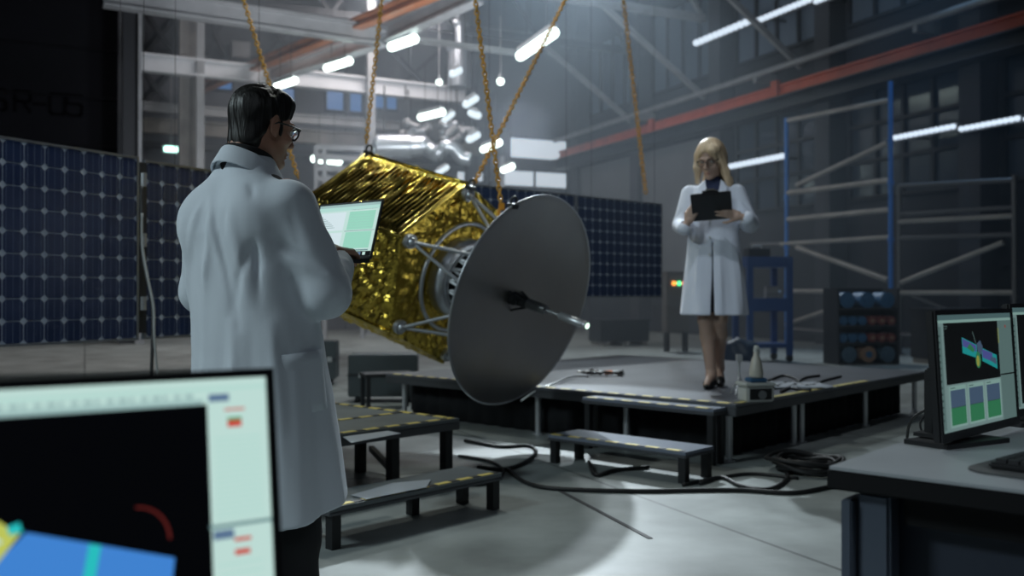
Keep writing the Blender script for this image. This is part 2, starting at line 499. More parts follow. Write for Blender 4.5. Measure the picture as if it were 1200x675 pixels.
# windows of the far wall
def far_window(n, x0, y0, x1, y1, mg, nx=2, ny=1, mw=.06):
    s0, z1 = on_far(x0, (y0)); s1, z0 = on_far(x1, y1)
    b = MB(); wall_rect(b, 'far', s0, s1, z0, z1, 0, .03, 0)
    for i in range(nx + 1):
        s = s0 + (s1 - s0) * i / nx; wall_rect(b, 'far', s - mw/2, s + mw/2, z0 - mw/2, z1 + mw/2, .03, .08, 1)
    for j in range(ny + 1):
        z = z0 + (z1 - z0) * j / ny; wall_rect(b, 'far', s0, s1, z - mw/2, z + mw/2, .03, .09, 1)
    struct(b, 'window_%d' % n, [mg, M_mullion])
far_window(1, 381, 104, 424, 133, M_glassb, 2)
far_window(2, 437, 107, 465, 130, M_glassb, 2)
far_window(3, 248, 90, 272, 107, M_glassb, 1)
far_window(4, 305, 100, 345, 122, M_glassb, 2)
far_window(5, 596, 160, 664, 190, M_glassw, 1, 1)
far_window(6, 586, 198, 664, 222, M_glassw, 2, 1)
far_window(7, 534, 200, 566, 214, M_glassw, 2, 1)
far_window(8, 560, -10, 650, 40, M_glassd, 3, 1)
b = MB()
for k in range(14):
    s = -15 + k * 2.0; wall_rect(b, 'far', s, s + .12, 0, ROOF_Z, 0, .10)
struct(b, 'trim_1', M_wall)
b = MB()
s0, z0 = on_far(268, 52); wall_rect(b, 'far', s0, s0 + .5, z0 - .45, z0, .1, .5); wall_rect(b, 'far', s0 + .02, s0 + .48, z0 - .42, z0 - .03, .5, .52)
one(b, 'junction_box', M_steel, 'grey junction box fixed high on the far wall', 'box', H(s0, HALL_A, z0))

# ---------------------------------------------------------------- right wall: pillars, windows, crane rails
def rt(px, py, b_): return on_right(px, py, b_)
n = 20
b = MB()
for a in (5.2, 8.1, 11.6, 15.2, 18.9, 22.6, 26.2):
    b2 = MB(); wall_rect(b2, 'right', a - .22, a + .22, 0, ROOF_Z, 0, .45); struct(b2, 'column_wall', mat('pilaster', (.055, .058, .07), .7))
def right_window(i, a0, a1, z0, z1, nx, ny, mg=M_glassd):
    b = MB(); wall_rect(b, 'right', a0, a1, z0, z1, 0, .03, 0)
    for k in range(nx + 1):
        s = a0 + (a1 - a0) * k / nx; wall_rect(b, 'right', s - .04, s + .04, z0 - .04, z1 + .04, .03, .1, 1)
    for k in range(ny + 1):
        z = z0 + (z1 - z0) * k / ny; wall_rect(b, 'right', a0, a1, z - .04, z + .04, .03, .11, 1)
    struct(b, 'window_%d' % i, [mg, M_mullion])
i = 9
for a0, a1 in ((5.6, 7.7), (8.5, 11.2), (12.0, 14.8), (15.6, 18.5), (19.3, 22.2), (23.0, 25.8)):
    right_window(i, a0, a1, 6.6, 8.8, 4, 1, mat('upper_window_glass', (.14, .18, .24), .35)); i += 1
    if a0 < 19: right_window(i, a0, a1, 3.0, 5.2, 4, 3, M_glassd)
    i += 1
# smooth lower wall panel near the far corner
b = MB(); wall_rect(b, 'right', 19.4, 26.6, 1.2, 5.0, .0, .30); struct(b, 'trim_2', mat('pale_wall_panel', (.16, .17, .19), .7, var=.1, vscale=1))
# crane rail
b = MB()
zr = CAM_H + .322 * 14.0
b.bar(H(14.0, 2, zr + .10), H(14.0, 27, zr + .10), .14, .05); b.bar(H(14.0, 2, zr - .10), H(14.0, 27, zr - .10), .14, .05); b.bar(H(14.0, 2, zr), H(14.0, 27, zr), .03, .17)
ro = one(b, 'crane_rail', M_orange, 'orange crane rail running along the dark right wall', 'crane rail', H(14.0, 5, zr))
for a in (9.2, 16.5, 21.5):
    b = MB(); b.box((-.05, -.10, -.22), (.05, .10, .22), M=Matrix.Rotation(HALL_ROT, 4, 'Z')); b.v = [tuple(Vector(v) + H(13.92, a, zr)) for v in b.v]
    b.build('rail_bracket', M_orange, ro, world=True)
b = MB(); zp = CAM_H + .352 * 14.0 + .03
b.cyl(H(13.8, 2, zp), H(13.8, 27, zp), .07, n=10)
po = one(b, 'wall_pipe', M_steel, 'grey pipe above the orange crane rail on the right wall', 'pipe', H(13.8, 5, zp))
for a in (7.6, 12.5, 17, 22):
    b = MB(); b.box((-.05, -.05, -.18), (.05, .55, .05), M=Matrix.Translation(H(13.8, a, zp)) @ Matrix.Rotation(HALL_ROT - PI/2, 4, 'Z')); b.build('pipe_clamp', M_steel, po, world=True)
beam('beam_corbel', H(13.9, 2, zr - .35), H(13.9, 27, zr - .35), .5, .30, M_steel_d)
# orange crane rails in the far bay
zo = 6.75
b = MB(); p0 = G(437, 16, zo); p1 = G(228, 103, zo)
b.bar(p0 + (p0 - p1) * .25, p1, .30, .06); b.bar(p0 + (p0 - p1) * .25 - Vector((0, 0, .16)), p1 - Vector((0, 0, .16)), .22, .05); b.bar(p0 + (p0 - p1) * .25 - Vector((0, 0, .08)), p1 - Vector((0, 0, .08)), .05, .12)
one(b, 'crane_rail', M_brown, 'rust orange crane rail crossing above the far steel frame', 'crane rail', p1)

# ---------------------------------------------------------------- roof trusses and purlins
for k, a in enumerate((12.5, 16, 19.5, 23)):
    b = MB(); z0, z1 = 8.0, 9.9
    b.bar(H(-6, a, z0), H(14.2, a, z0), .16, .18); b.bar(H(-6, a, z1), H(14.2, a, z1), .16, .18)
    s = -6; up = False
    while s < 14:
        b.bar(H(s, a, z1 if up else z0), H(s + 1.44, a, z0 if up else z1), .09, .09); up = not up; s += 1.44
    struct(b, 'beam_truss', M_steel_d if k % 2 else M_steel)
for k, s in enumerate((-2, 2, 6, 10)):
    b = MB(); b.bar(H(s, 9, 10.1), H(s, 27, 10.1), .12, .2); struct(b, 'beam_purlin', M_steel)
# sloping wind braces by the right wall, seen through the haze
for a in (16, 19.5, 23):
    b = MB(); b.bar(H(11.2, a, 8.0), H(14.2, a, 6.0), .1, .12); b.bar(H(9.0, a, 8.0), H(9.0, a + 3.4, 9.9), .08, .08); struct(b, 'beam_knee', M_steel)

# ---------------------------------------------------------------- lamps
def tube_lamp(p0, p1, r, m, label, group=None, cat='ceiling light'):
    c = (p0 + p1) / 2; t = thing('tube_light', label, cat, Matrix.Translation(c), group)
    b = MB(); d = (p1 - p0).normalized()
    b.cyl(p0, p1, r, n=12); b.ball(p0, r * .98); b.ball(p1, r * .98); b.build('diffuser', m, t, world=True)
    b = MB(); b.bar(p0 + Vector((0, 0, r * 1.1)), p1 + Vector((0, 0, r * 1.1)), r * 1.7, r * .9); b.build('housing', M_house, t, world=True)
    b = MB(); 
    for q in (p0 + (p1 - p0) * .2, p0 + (p1 - p0) * .8):
        b = MB(); b.cyl(q + Vector((0, 0, r * 1.4)), Vector((q.x, q.y, q.z + 1.2)), .008, n=6); b.build('hanging_wire', M_steel_d, t, world=True)
    return t
TL = [((324, 101), (345, 94), 5.9, .085, 'lit tube light just above the dark-haired man, under the white beam'),
      ((383, 79), (409, 71), 6.1, .09, 'lit tube light between two others under the diagonal white beam'),
      ((459, 54), (485, 45), 6.2, .10, 'lit tube light beside the joint of the steel beams'),
      ((493, 137), (518, 131), 5.2, .085, 'lit tube light above the silver duct, left of the middle chains'),
      ((610, 65), (649, 38), 6.3, .11, 'largest lit tube light, next to the slanting chain in mid air'),
      ((566, 175), (585, 167), 4.6, .08, 'lit tube light where two chains cross'),
      ((368, 186), (397, 189), 4.4, .09, 'lit horizontal tube light to the right of the man in glasses'),
      ((590, 199), (600, 195), 4.2, .08, 'small lit tube light in front of the bright far windows')]
for (a_, b_, z, r, lb) in TL:
    p0 = G(a_[0], a_[1], z); p1 = G(b_[0], b_[1], z)
    if b_[1] > a_[1]: p0 = P(a_[0], a_[1], 23); p1 = P(b_[0], b_[1], 23.3)
    tube_lamp(p0, p1, r, M_tube, lb)
for (a_, b_, r, lb) in [((546, 122), (557, 115), .09, 'dim tube light lower of a pair, left of the middle chain'),
                     ((552, 132), (560, 135), .09, 'short dim tube light tilted down beside the middle chain'),
                     ((550, 163), (559, 158), .09, 'dim bluish tube light above the end of the silver duct'),
                     ((521, 140), (530, 133), .07, 'faintly glowing grey tube light right of the bright one above the duct'),  # dull grey tube, its tone made with a faint glow
                     ((530, 86), (538, 82), .09, 'dim tube light in front of the pale vertical duct'),
                     ((512, 203), (523, 196), .07, 'faint slanting tube light just above the gold body')]:
    tube_lamp(P(a_[0], a_[1], 21.8), P(b_[0], b_[1], 21.8), r, M_tubed, lb)
def bulb(px, py, Y, r, label, m=M_tube):
    c = P(px, py, Y); t = thing('pendant_bulb', label, 'lamp', Matrix.Translation(c))
    b = MB(); b.ball((0, 0, 0), r); b.build('bulb', m, t)
    b = MB(); b.cyl((0, 0, r * .6), (0, 0, r * 2.2), r * .7, r * .3); b.cyl((0, 0, r * 2), (0, 0, 1.6), .01, n=6); b.build('lamp_holder', M_house, t)
bulb(514.5, 96, 23, .075, 'small round lamp left of the middle chain under the white beam')
bulb(586.5, 95, 23, .09, 'small round lamp right of the middle chain, high in the haze')
# exit light low on the far side
c = P(200, 174.5, 24); t = thing('emergency_light', 'small green-white emergency light above the solar panel, beside the concrete column', 'light', TR(c, HALL_ROT))
b = MB(); b.box((-.17, -.03, -.07), (.17, .03, .07), bev=.02); b.build('diffuser', glow('emergency_glow', (.5, 1.0, .85), 4.0), t)
b = MB(); b.box((-.20, .03, -.10), (.20, .09, .10)); b.cyl((0, .06, .1), (0, .06, 2.0), .012); b.build('housing', M_house, t)

# beaded strip lights on the right wall
def strip(pA, pB, b_, label, cnt, rbead=.055, group=None):
    a0, z0 = rt(pA[0], pA[1], b_); a1, z1 = rt(pB[0], pB[1], b_); z = (z0 + z1) / 2
    p0 = H(b_, a0, z); p1 = H(b_, a1, z)
    t = thing('strip_light', label, 'strip light', Matrix.Translation(p0), group)
    b = MB(); b.bar(p0, p1, .10, .12); b.build('housing', M_house, t, world=True)
    b = MB(); inw = -HV * .08
    for k in range(cnt):
        q = p0.lerp(p1, (k + .5) / cnt) + inw; b.ball(q, (p1 - p0).length / cnt * .5, n=6, sc=(1, 1, .85))
    b.build('diffuser', M_led, t, world=True)
    b = MB()
    for f in (.15, .85):
        b = MB(); q = p0.lerp(p1, f); b.bar(q, q + HV * (HALL_B - b_ - .02), .04, .04, up=Vector((0, 0, 1))); b.build('wall_bracket', M_steel_d, t, world=True)
strip((1200, 141), (1128, 149.5), 13.9, 'bright strip light on the dark wall at the far right, outside the scaffold', 11)
strip((1262, 131), (1204, 139), 13.9, 'strip light on the dark wall running out of the picture at the right edge', 10)
strip((1124, 150), (1051, 160), 13.9, 'strip light on the dark wall next to the blue scaffold post', 12)
strip((923, 183), (858, 195), 13.9, 'strip light on the wall behind the blonde woman', 12)
strip((887, 24), (817, 50), 13.9, 'upper strip light on the wall, lower end over the blonde woman', 12)
strip((955, 1), (889, 23), 13.9, 'upper strip light on the wall continuing toward the roof', 12)
strip((1022, -20), (958, 0), 13.9, 'upper strip light on the wall vanishing at the picture top', 12)

# ---------------------------------------------------------------- ducts
def duct(px0, py0, px1, py1, Y, r): pass
t = thing('ventilation_duct', 'silver ventilation duct hanging in front of the far wall, bending down', 'duct', Matrix.Translation(P(442, 172, 23)))
b = MB(); b.cyl(P(444, 172, 23), P(482, 172, 23), .30, n=20); b.ball(P(444, 172, 23), .295, sc=(.6, 1, 1)); b.build('tank', M_galv, t, world=True)
b = MB(); b.tube(catmull([P(480, 172, 23), P(498, 172, 23), P(511, 180, 22.9), P(522, 172, 22.8), P(532, 174, 22.8), P(541, 184, 22.8), P(551, 186, 22.8)], 6), [.26]*7 + [.2]*8 + [.17]*22, n=14); b.build('bend', M_galv, t, world=True)
b = MB()
for px in (450, 475): b.cyl(P(px, 165, 23), P(px, 100, 23), .02, n=6)
b.build('hanger', M_steel_d, t, world=True)
b = MB(); b.cyl(P(538, 102, 24), P(538, 58, 24), .30, .27, n=18); b.cyl(P(538, 58, 24), P(538, 56, 24), .33, .33, n=18); b.cyl(P(539, 56, 24), P(539, 5, 24), .12, n=14); b.ball(P(538, 26, 24), .16, n=10); b.cyl(P(538, 5, 24), P(538, -60, 24), .09)
one(b, 'vertical_duct', M_galv, 'pale vertical duct left of the middle chain below the roof', 'duct', P(538, 102, 24))
t = thing('machinery_cluster', 'dark cluster of pipes and valves above the silver duct', 'machinery', Matrix.Translation(P(500, 155, 24.5)))
rnd = random.Random(3)
b = MB(); b.box(tuple(P(468, 165, 24.8)), tuple(P(545, 145, 25.2)), bev=.02); b.build('cabinet', M_steel_d, t, world=True)
for k in range(14):
    p = P(472 + rnd.random() * 70, 143 + rnd.random() * 20, 24.6); b = MB(); d = Vector((rnd.uniform(-.5, .5), -.1, rnd.uniform(-.3, .3)))
    b.cyl(p, p + d, .06 + rnd.random() * .06, n=10); b.ball(p, .12, n=8); b.build('valve', M_steel if k % 3 else M_galv, t, world=True)
for px in (478, 535): 
    b = MB(); b.cyl(P(px, 146, 24.9), P(px, 105, 24.9), .025, n=6); b.build('hanger', M_steel_d, t, world=True)
# pale ladder frame right of the man
t = thing('steel_rack', 'pale steel rack frame standing by the far wall, right of the man', 'rack', Matrix.Translation(P(372, 400, 24.0)))
def yz(px, py): return P(px, py, 22.2)
for px in (370.5, 380.5, 425):
    b = MB(); b.bar(Vector((yz(px, 0).x, 22.2, 0)), yz(px, 171), .09, .09, up=Vector((0, 1, 0))); b.build('post', M_steel, t, world=True)
for k, py in enumerate((172, 184, 197, 209)):
    b = MB(); b.bar(yz(370, py), yz(425, py + 2), .07, .12); b.build('shelf_rail', M_steel, t, world=True)

# ---------------------------------------------------------------- thin smoke hanging in the hall
hz = bpy.data.materials.new('thin_smoke'); hz.use_nodes = True; nt = hz.node_tree; nt.nodes.clear()
vo = nt.nodes.new('ShaderNodeOutputMaterial'); vs_ = nt.nodes.new('ShaderNodeVolumeScatter'); vs_.inputs['Color'].default_value = (.72, .85, 1, 1)
vs_.inputs['Density'].default_value = .019; vs_.inputs['Anisotropy'].default_value = .35
nt.links.new(vs_.outputs[0], vo.inputs['Volume'])
b = MB(); q = [H(x, a, z) for z in (.02, 10.8) for x, a in ((1.2, 8.5), (13.9, 8.5), (13.9, 27.0), (1.2, 27.0))]
b.add(q, [(0, 3, 2, 1), (4, 5, 6, 7), (0, 1, 5, 4), (1, 2, 6, 5), (2, 3, 7, 6), (3, 0, 4, 7)])
ho = b.build('haze', hz); ho['kind'] = 'stuff'; ho['label'] = 'thin bluish haze filling the far middle of the hall'; ho['category'] = 'haze'
# ================================================================ satellite
def gold_mat(name, base, rough, bs=1.0, bd=.016, vs=22):
    m = bpy.data.materials.new(name); m.use_nodes = True; nt = m.node_tree; b = nt.nodes['Principled BSDF']
    b.inputs['Base Color'].default_value = (*base, 1); b.inputs['Metallic'].default_value = 1; b.inputs['Roughness'].default_value = rough
    tc = nt.nodes.new('ShaderNodeTexCoord')
    v = nt.nodes.new('ShaderNodeTexVoronoi'); v.inputs['Scale'].default_value = vs; v.feature = 'F1'
    n = nt.nodes.new('ShaderNodeTexNoise'); n.inputs['Scale'].default_value = 9; n.inputs['Detail'].default_value = 4
    nt.links.new(tc.outputs['Object'], n.inputs['Vector'])
    mx = nt.nodes.new('ShaderNodeMixRGB'); mx.inputs[0].default_value = .12
    nt.links.new(tc.outputs['Object'], mx.inputs[1]); nt.links.new(n.outputs['Color'], mx.inputs[2]); nt.links.new(mx.outputs[0], v.inputs['Vector'])
    ad = nt.nodes.new('ShaderNodeMath'); ad.operation = 'ADD'
    nt.links.new(v.outputs['Distance'], ad.inputs[0]); nt.links.new(n.outputs['Fac'], ad.inputs[1])
    bp = nt.nodes.new('ShaderNodeBump'); bp.inputs['Strength'].default_value = bs; bp.inputs['Distance'].default_value = bd
    nt.links.new(ad.outputs[0], bp.inputs['Height']); nt.links.new(bp.outputs[0], b.inputs['Normal'])
    n3 = nt.nodes.new('ShaderNodeTexNoise'); n3.inputs['Scale'].default_value = 3
    nt.links.new(tc.outputs['Object'], n3.inputs['Vector'])
    cr = nt.nodes.new('ShaderNodeMixRGB'); cr.inputs[1].default_value = (*[c * .75 for c in base], 1); cr.inputs[2].default_value = (min(1, base[0]*1.1), base[1]*1.05, base[2]*1.3, 1)
    nt.links.new(n3.outputs['Fac'], cr.inputs[0]); nt.links.new(cr.outputs[0], b.inputs['Base Color'])
    MATS[name] = m; return m
M_gold = gold_mat('gold_foil', (.66, .48, .07), .24, .8, .02, 13)
M_goldp = gold_mat('pleated_gold_foil', (.62, .48, .09), .16, .12, .004, 9)
M_sat = mat('satin_aluminium', (.55, .58, .62), .35, .85, bump=.03, bscale=30)
M_dish = mat('spun_metal_dish', (.36, .355, .35), .36, .9, bump=.025, bscale=2.2, var=.10, vscale=1.2)
M_lat = mat('white_lattice_metal', (.72, .75, .78), .4, .3)
M_dark = mat('dark_bracket_metal', (.06, .065, .07), .45, .6)

n_ = Vector((.757, -.588, -.287)).normalized()
p_ = Vector((-n_.y, n_.x, 0)).normalized(); p_ = -p_ if p_.x < 0 else p_
q_ = p_.cross(n_) if (p_.cross(n_)).z > 0 else n_.cross(p_)
if q_.z < 0: q_ = -q_
C0 = P(615, 354, 6.2)
MS = Matrix(((p_.x, q_.x, n_.x, C0.x), (p_.y, q_.y, n_.y, C0.y), (p_.z, q_.z, n_.z, C0.z), (0, 0, 0, 1)))
if MS.to_3x3().determinant() < 0:
    raise RuntimeError('left handed')
sat = thing('satellite', 'gold foil wrapped hexagonal satellite with a big grey dish, hanging on orange chains', 'satellite', MS)
HEX = [math.radians(a) for a in (97.7, 157.2, 217.7, 277.7, 337.2, 397.7)]
HR, ZF0, ZB0 = .655, -.641, -1.68
def hv(k, r=HR): return Vector((math.cos(HEX[k % 6]) * r, math.sin(HEX[k % 6]) * r, 0))
def crumple(x, y, s, seed):
    v = Vector((x * 7 + seed * 13, y * 7, seed)); 
    a = abs(noise.noise(v)) + .5 * abs(noise.noise(v * 2.1)) + .25 * abs(noise.noise(v * 4.3))
    return a * s
b = MB()
for k in range(6):
    A, B = hv(k), hv(k + 1); out = ((A + B) / 2).normalized()
    top = (k == 0); NU, NV = (24, 150) if top else (30, 50)
    vs = []
    for i in range(NU + 1):
        for j in range(NV + 1):
            u, v = i / NU, j / NV
            q = A.lerp(B, u) + Vector((0, 0, ZF0 + (ZB0 - ZF0) * v))
            e = min(u, 1 - u, v, 1 - v) * 12; e = min(1, e)
            if top:
                ph = v * 25 + .10 * noise.noise(Vector((u * 3, v * 4, 5)))
                tri = .5 - .5 * math.cos(2 * PI * ph)
                d = .027 * tri * (.8 + .5 * noise.noise(Vector((u * 5, math.floor(ph) * 1.7, 3)))) + crumple(u, v * 1.5, .003, 4)
            else: d = crumple(u * .8, v * 1.2, .045, k)
            vs.append(q + out * d * e)
    fs = [(i*(NV+1)+j, (i+1)*(NV+1)+j, (i+1)*(NV+1)+j+1, i*(NV+1)+j+1) for i in range(NU) for j in range(NV)]
    b.add(vs, fs, 1 if top else 0, top)
for z, sg in ((ZF0, 1), (ZB0, -1)):
    NR = 26; vs = [Vector((0, 0, z))]; NA = 96
    for r in range(1, NR + 1):
        for a in range(NA):
            t = a / NA * 6; k = int(t); e = hv(k).lerp(hv(k + 1), t - k) * (r / NR)
            d = crumple(e.x * 1.4, e.y * 1.4, .035, 9) * min(1, (1 - r / NR) * 8)
            vs.append(e + Vector((0, 0, z + sg * d)))
    fs = [(0, 1 + a, 1 + (a + 1) % NA) for a in range(NA)]
    for r in range(NR - 1):
        fs += [(1 + r*NA + a, 1 + (r+1)*NA + a, 1 + (r+1)*NA + (a+1) % NA, 1 + r*NA + (a+1) % NA) for a in range(NA)]
    b.add(vs, fs, 0, False)
body = b.build('foil_body', [M_gold, M_goldp], sat)
# taped seams along the edges
for k in range(6):
    b = MB(); 
    pts = [hv(k, HR + .004) + Vector((0, 0, ZF0 + (ZB0 - ZF0) * t / 8)) for t in range(9)]
    b.tube([p + Vector((noise.noise(p * 9) * .004, noise.noise(p * 8) * .004, 0)) for p in pts], .012, n=6); b.build('foil_seam', M_goldp, body)
# engine ring, drum and lattice cone
b = MB(); b.tube([(math.cos(a) * .385, math.sin(a) * .385, ZF0 + .055) for a in [2*PI*i/48 for i in range(48)]], .015, n=10, closed=True)
ring = b.build('ring_tube', M_sat, sat)
b = MB(); b.lathe([(.27, ZF0 - .02), (.285, ZF0 + .03), (.285, ZF0 + .09), (.27, ZF0 + .125), (.24, ZF0 + .14), (.215, ZF0 + .135), (.20, ZF0 + .10), (.19, ZF0 + .06)], 48)
b.build('drum', M_sat, sat)
b = MB(); N = 16
za, zb, ra, rb2 = ZF0 + .12, -.20, .205, .15
for k in range(N):
    a0, a1, a2 = (2*PI*(k + d)/N for d in (0, .5, 1))
    pa = Vector((math.cos(a0)*ra, math.sin(a0)*ra, za)); pm = Vector((math.cos(a1)*(ra+rb2)/2, math.sin(a1)*(ra+rb2)/2, (za+zb)/2)); pb = Vector((math.cos(a2)*ra, math.sin(a2)*ra, za))
    pc = Vector((math.cos(a0)*rb2, math.sin(a0)*rb2, zb)); pd = Vector((math.cos(a2)*rb2, math.sin(a2)*rb2, zb))
    for u, v in ((pa, pm), (pb, pm), (pm, pc), (pm, pd)): b.cyl(u, v, .011, n=6)
for r, z in ((ra, za), ((ra + rb2)/2, (za+zb)/2), (rb2, zb)):
    b.tube([(math.cos(2*PI*i/40)*r, math.sin(2*PI*i/40)*r, z) for i in range(40)], .013, n=8, closed=True)
b.build('lattice_cone', M_lat, sat)
b = MB(); b.cyl((0, 0, ZF0), (0, 0, -.15), .16, .12, n=24); b.build('core_tube', M_dark, sat)
# struts from the corner nodes to the back of the dish
for k in range(6):
    nd = hv(k, .585) + Vector((0, 0, ZF0 + .04))
    b = MB(); b.ball(nd, .034); b.cyl(nd - Vector((0, 0, .05)), nd, .05, n=12); node = b.build('strut_node', M_sat, sat)
    for da in (-.42, .42):
        a = HEX[k] + da; e = Vector((math.cos(a) * .34, math.sin(a) * .34, -.115))
        b = MB(); b.cyl(nd, e, .0125, n=10); b.build('strut', M_sat, node)
# dish
b = MB(); RD = .715; pr = []
for i in range(15):
    r = RD * i / 14; pr.append((max(r, .001), -.095 + .095 * (r / RD) ** 2))
pr += [(RD + .006, .003), (RD + .007, -.006), (RD - .002, -.012)]
pr += [(max(RD * i / 14, .001), -.109 + .095 * (i / 14) ** 2) for i in range(13, -1, -1)]
b.lathe(pr, 96, cap=False); dish = b.build('dish', M_dish, sat)
b = MB(); b.tube([(math.cos(2*PI*i/96) * (RD + .002), math.sin(2*PI*i/96) * (RD + .002), -.004) for i in range(96)], .007, n=8, closed=True); b.build('dish_rim', M_sat, dish)
b = MB(); b.tube([(math.cos(2*PI*i/48)*.34, math.sin(2*PI*i/48)*.34, -.10) for i in range(48)], .014, n=8, closed=True); b.cyl((0, 0, -.30), (0, 0, -.105), .13, .15, n=24); b.build('dish_mount', M_dark, dish)
# feed horn
b = MB(); b.box((-.075, -.035, -.095), (.05, .035, -.03), bev=.01); b.cyl((0, 0, -.095), (0, 0, .03), .045, .034, n=20)
for a in range(3):
    t = a * 2.094 + .5; b.cyl((math.cos(t)*.085, math.sin(t)*.085, -.094), (math.cos(t)*.03, math.sin(t)*.03, .02), .008, n=8)
feed = b.build('feed_bracket', M_dark, sat)
b = MB(); b.lathe([(.030, 0), (.034, .03), (.034, .17), (.030, .178), (.018, .18)], 24); b.build('feed_tube', mat('grey_feed_tube', (.25, .26, .27), .35, .7), sat)
b = MB(); b.cyl((0, 0, .17), (0, 0, .30), .009, n=10); b.cyl((0, 0, .205), (0, 0, .225), .015, n=12); b.build('feed_rod', M_alu, sat)
b = MB(); b.lathe([(.012, .285), (.026, .295), (.027, .46), (.022, .468), (.022, .478), (.027, .484), (.027, .505), (.02, .512)], 24); hd = b.build('feed_head', M_alu, sat)
b = MB(); b.lathe([(.018, .510), (.019, .516), (.012, .521), (.001, .522)], 16); b.build('indicator_lens', glow('green_white_lens', (.65, 1.0, .75), 2.5), hd)
# lifting eyes
def sat_pt(v): return MS @ Vector(v)
EYES = [hv(1, HR - .03) + Vector((0, 0, ZB0 + .10)), hv(0, HR + .02) + Vector((0, 0, ZB0 + .03)), hv(0, HR - .01) + Vector((0, 0, ZF0 + .04)), Vector((math.cos(math.radians(118)) * RD, math.sin(math.radians(118)) * RD, -.02))]
for e in EYES:
    b = MB(); c = e + Vector((0, .02, 0)); b.tube([c + Vector((math.cos(t)*.028, math.sin(t)*.028, 0)) for t in [2*PI*i/14 for i in range(14)]], .008, n=6, closed=True)
    b.box(tuple(e - Vector((.03, .025, .03))), tuple(e + Vector((.03, .005, .03))), bev=.005); b.build('lifting_eye', M_dark, sat)

# ================================================================ chains
M_chain = mat('orange_chain_paint', (.72, .38, .05), .5, .0, var=.35, vscale=30)
def chain(p0, p1, label, L=.042, r=.0055):
    """links along p0 -> p1"""
    p0 = Vector(p0); p1 = Vector(p1); d = p1 - p0; n = int(d.length / (L * .74)); d.normalize()
    a = d.orthogonal().normalized(); bb = d.cross(a); b = MB()
    for k in range(n):
        c = p0 + d * (k + .5) * L * .74; s = (a if k % 2 else bb); s = (s + (bb if k % 2 else -a) * .45).normalized()
        pts = []
        for i in range(8):
            t = 2*PI*i/8; pts.append(c + d * (math.cos(t) * L * .5) + s * (math.sin(t) * L * .34))
        b.tube(pts, r, n=5, closed=True)
    return one(b, 'hoist_chain', M_chain, label, 'chain', p1)
def upto(px, py, Y0, low, zt=9.8):
    q = P(px, py, Y0); d = q - low; return low + d * ((zt - low.z) / d.z)
E1 = sat_pt(EYES[0]); E2 = sat_pt(EYES[1]); E3 = sat_pt(EYES[2]); E4 = sat_pt(EYES[3])
CH = [(P(350, 211, 7.0), (285, 0), 7.0, 'orange hoist chain passing behind the man in glasses'),
      (P(429, 168, 7.05), (447, 0), 7.1, 'orange hoist chain holding the rear corner of the gold satellite body'),
      (P(588, 246, 6.10), (557, 0), 6.2, 'orange hoist chain hooked to the top edge of the grey dish'),
      (P(556, 214, 6.55), (662, 0), 7.4, 'orange hoist chain slanting up to the right from the gold body'),
      (P(757, 228, 11.75), (731, 0), 11.7, 'orange hoist chain in the haze holding the far solar panel')]
for lo, up, Y0, lb in CH:
    chain(upto(up[0], up[1], Y0, lo), lo, lb, L=.040 if Y0 < 10 else .075, r=.0062 if Y0 < 10 else .009)
# hook on the dish
b = MB(); q = P(588, 246, 6.1); b.tube(catmull([q + Vector((0, 0, .02)), q + Vector((-.02, 0, -.01)), q + Vector((-.01, 0, -.05)), q + Vector((.025, 0, -.055)), q + Vector((.035, 0, -.02))], 5), .012, n=8)
b.box(tuple(q - Vector((.02, .015, .0))), tuple(q + Vector((.02, .015, .045))), bev=.005)
one(b, 'chain_hook', mat('orange_hook', (.75, .32, .02), .45), 'orange hook gripping the top edge of the dish', 'hook', q)

# ================================================================ solar panels
def cell_mat():
    m = mat('solar_cell_blue', (.006, .016, .06), .42); nt = m.node_tree; b = nt.nodes['Principled BSDF']
    tc = nt.nodes.new('ShaderNodeTexCoord'); sp = nt.nodes.new('ShaderNodeSeparateXYZ'); nt.links.new(tc.outputs['Object'], sp.inputs[0])
    # two thin bus bars in every 130 mm column
    md = nt.nodes.new('ShaderNodeMath'); md.operation = 'FRACT'; sc = nt.nodes.new('ShaderNodeMath'); sc.operation = 'MULTIPLY'; sc.inputs[1].default_value = 3 / .13
    nt.links.new(sp.outputs['X'], sc.inputs[0]); nt.links.new(sc.outputs[0], md.inputs[0])
    lt = nt.nodes.new('ShaderNodeMath'); lt.operation = 'COMPARE'; lt.inputs[1].default_value = .5; lt.inputs[2].default_value = .035
    nt.links.new(md.outputs[0], lt.inputs[0])
    n = nt.nodes.new('ShaderNodeTexNoise'); n.inputs['Scale'].default_value = 5; nt.links.new(tc.outputs['Object'], n.inputs['Vector'])
    c1 = nt.nodes.new('ShaderNodeMixRGB'); c1.inputs[1].default_value = (.008, .022, .075, 1); c1.inputs[2].default_value = (.014, .036, .12, 1); nt.links.new(n.outputs['Fac'], c1.inputs[0])
    c2 = nt.nodes.new('ShaderNodeMixRGB'); c2.inputs[2].default_value = (.16, .21, .32, 1); nt.links.new(c1.outputs[0], c2.inputs[1]); nt.links.new(lt.outputs[0], c2.inputs[0])
    nt.links.new(c2.outputs[0], b.inputs['Base Color']); return m
M_cell = cell_mat(); M_grid = mat('panel_grid_silver', (.60, .68, .80), .5); M_pfr = mat('panel_frame_alu', (.30, .32, .36), .4, .7)
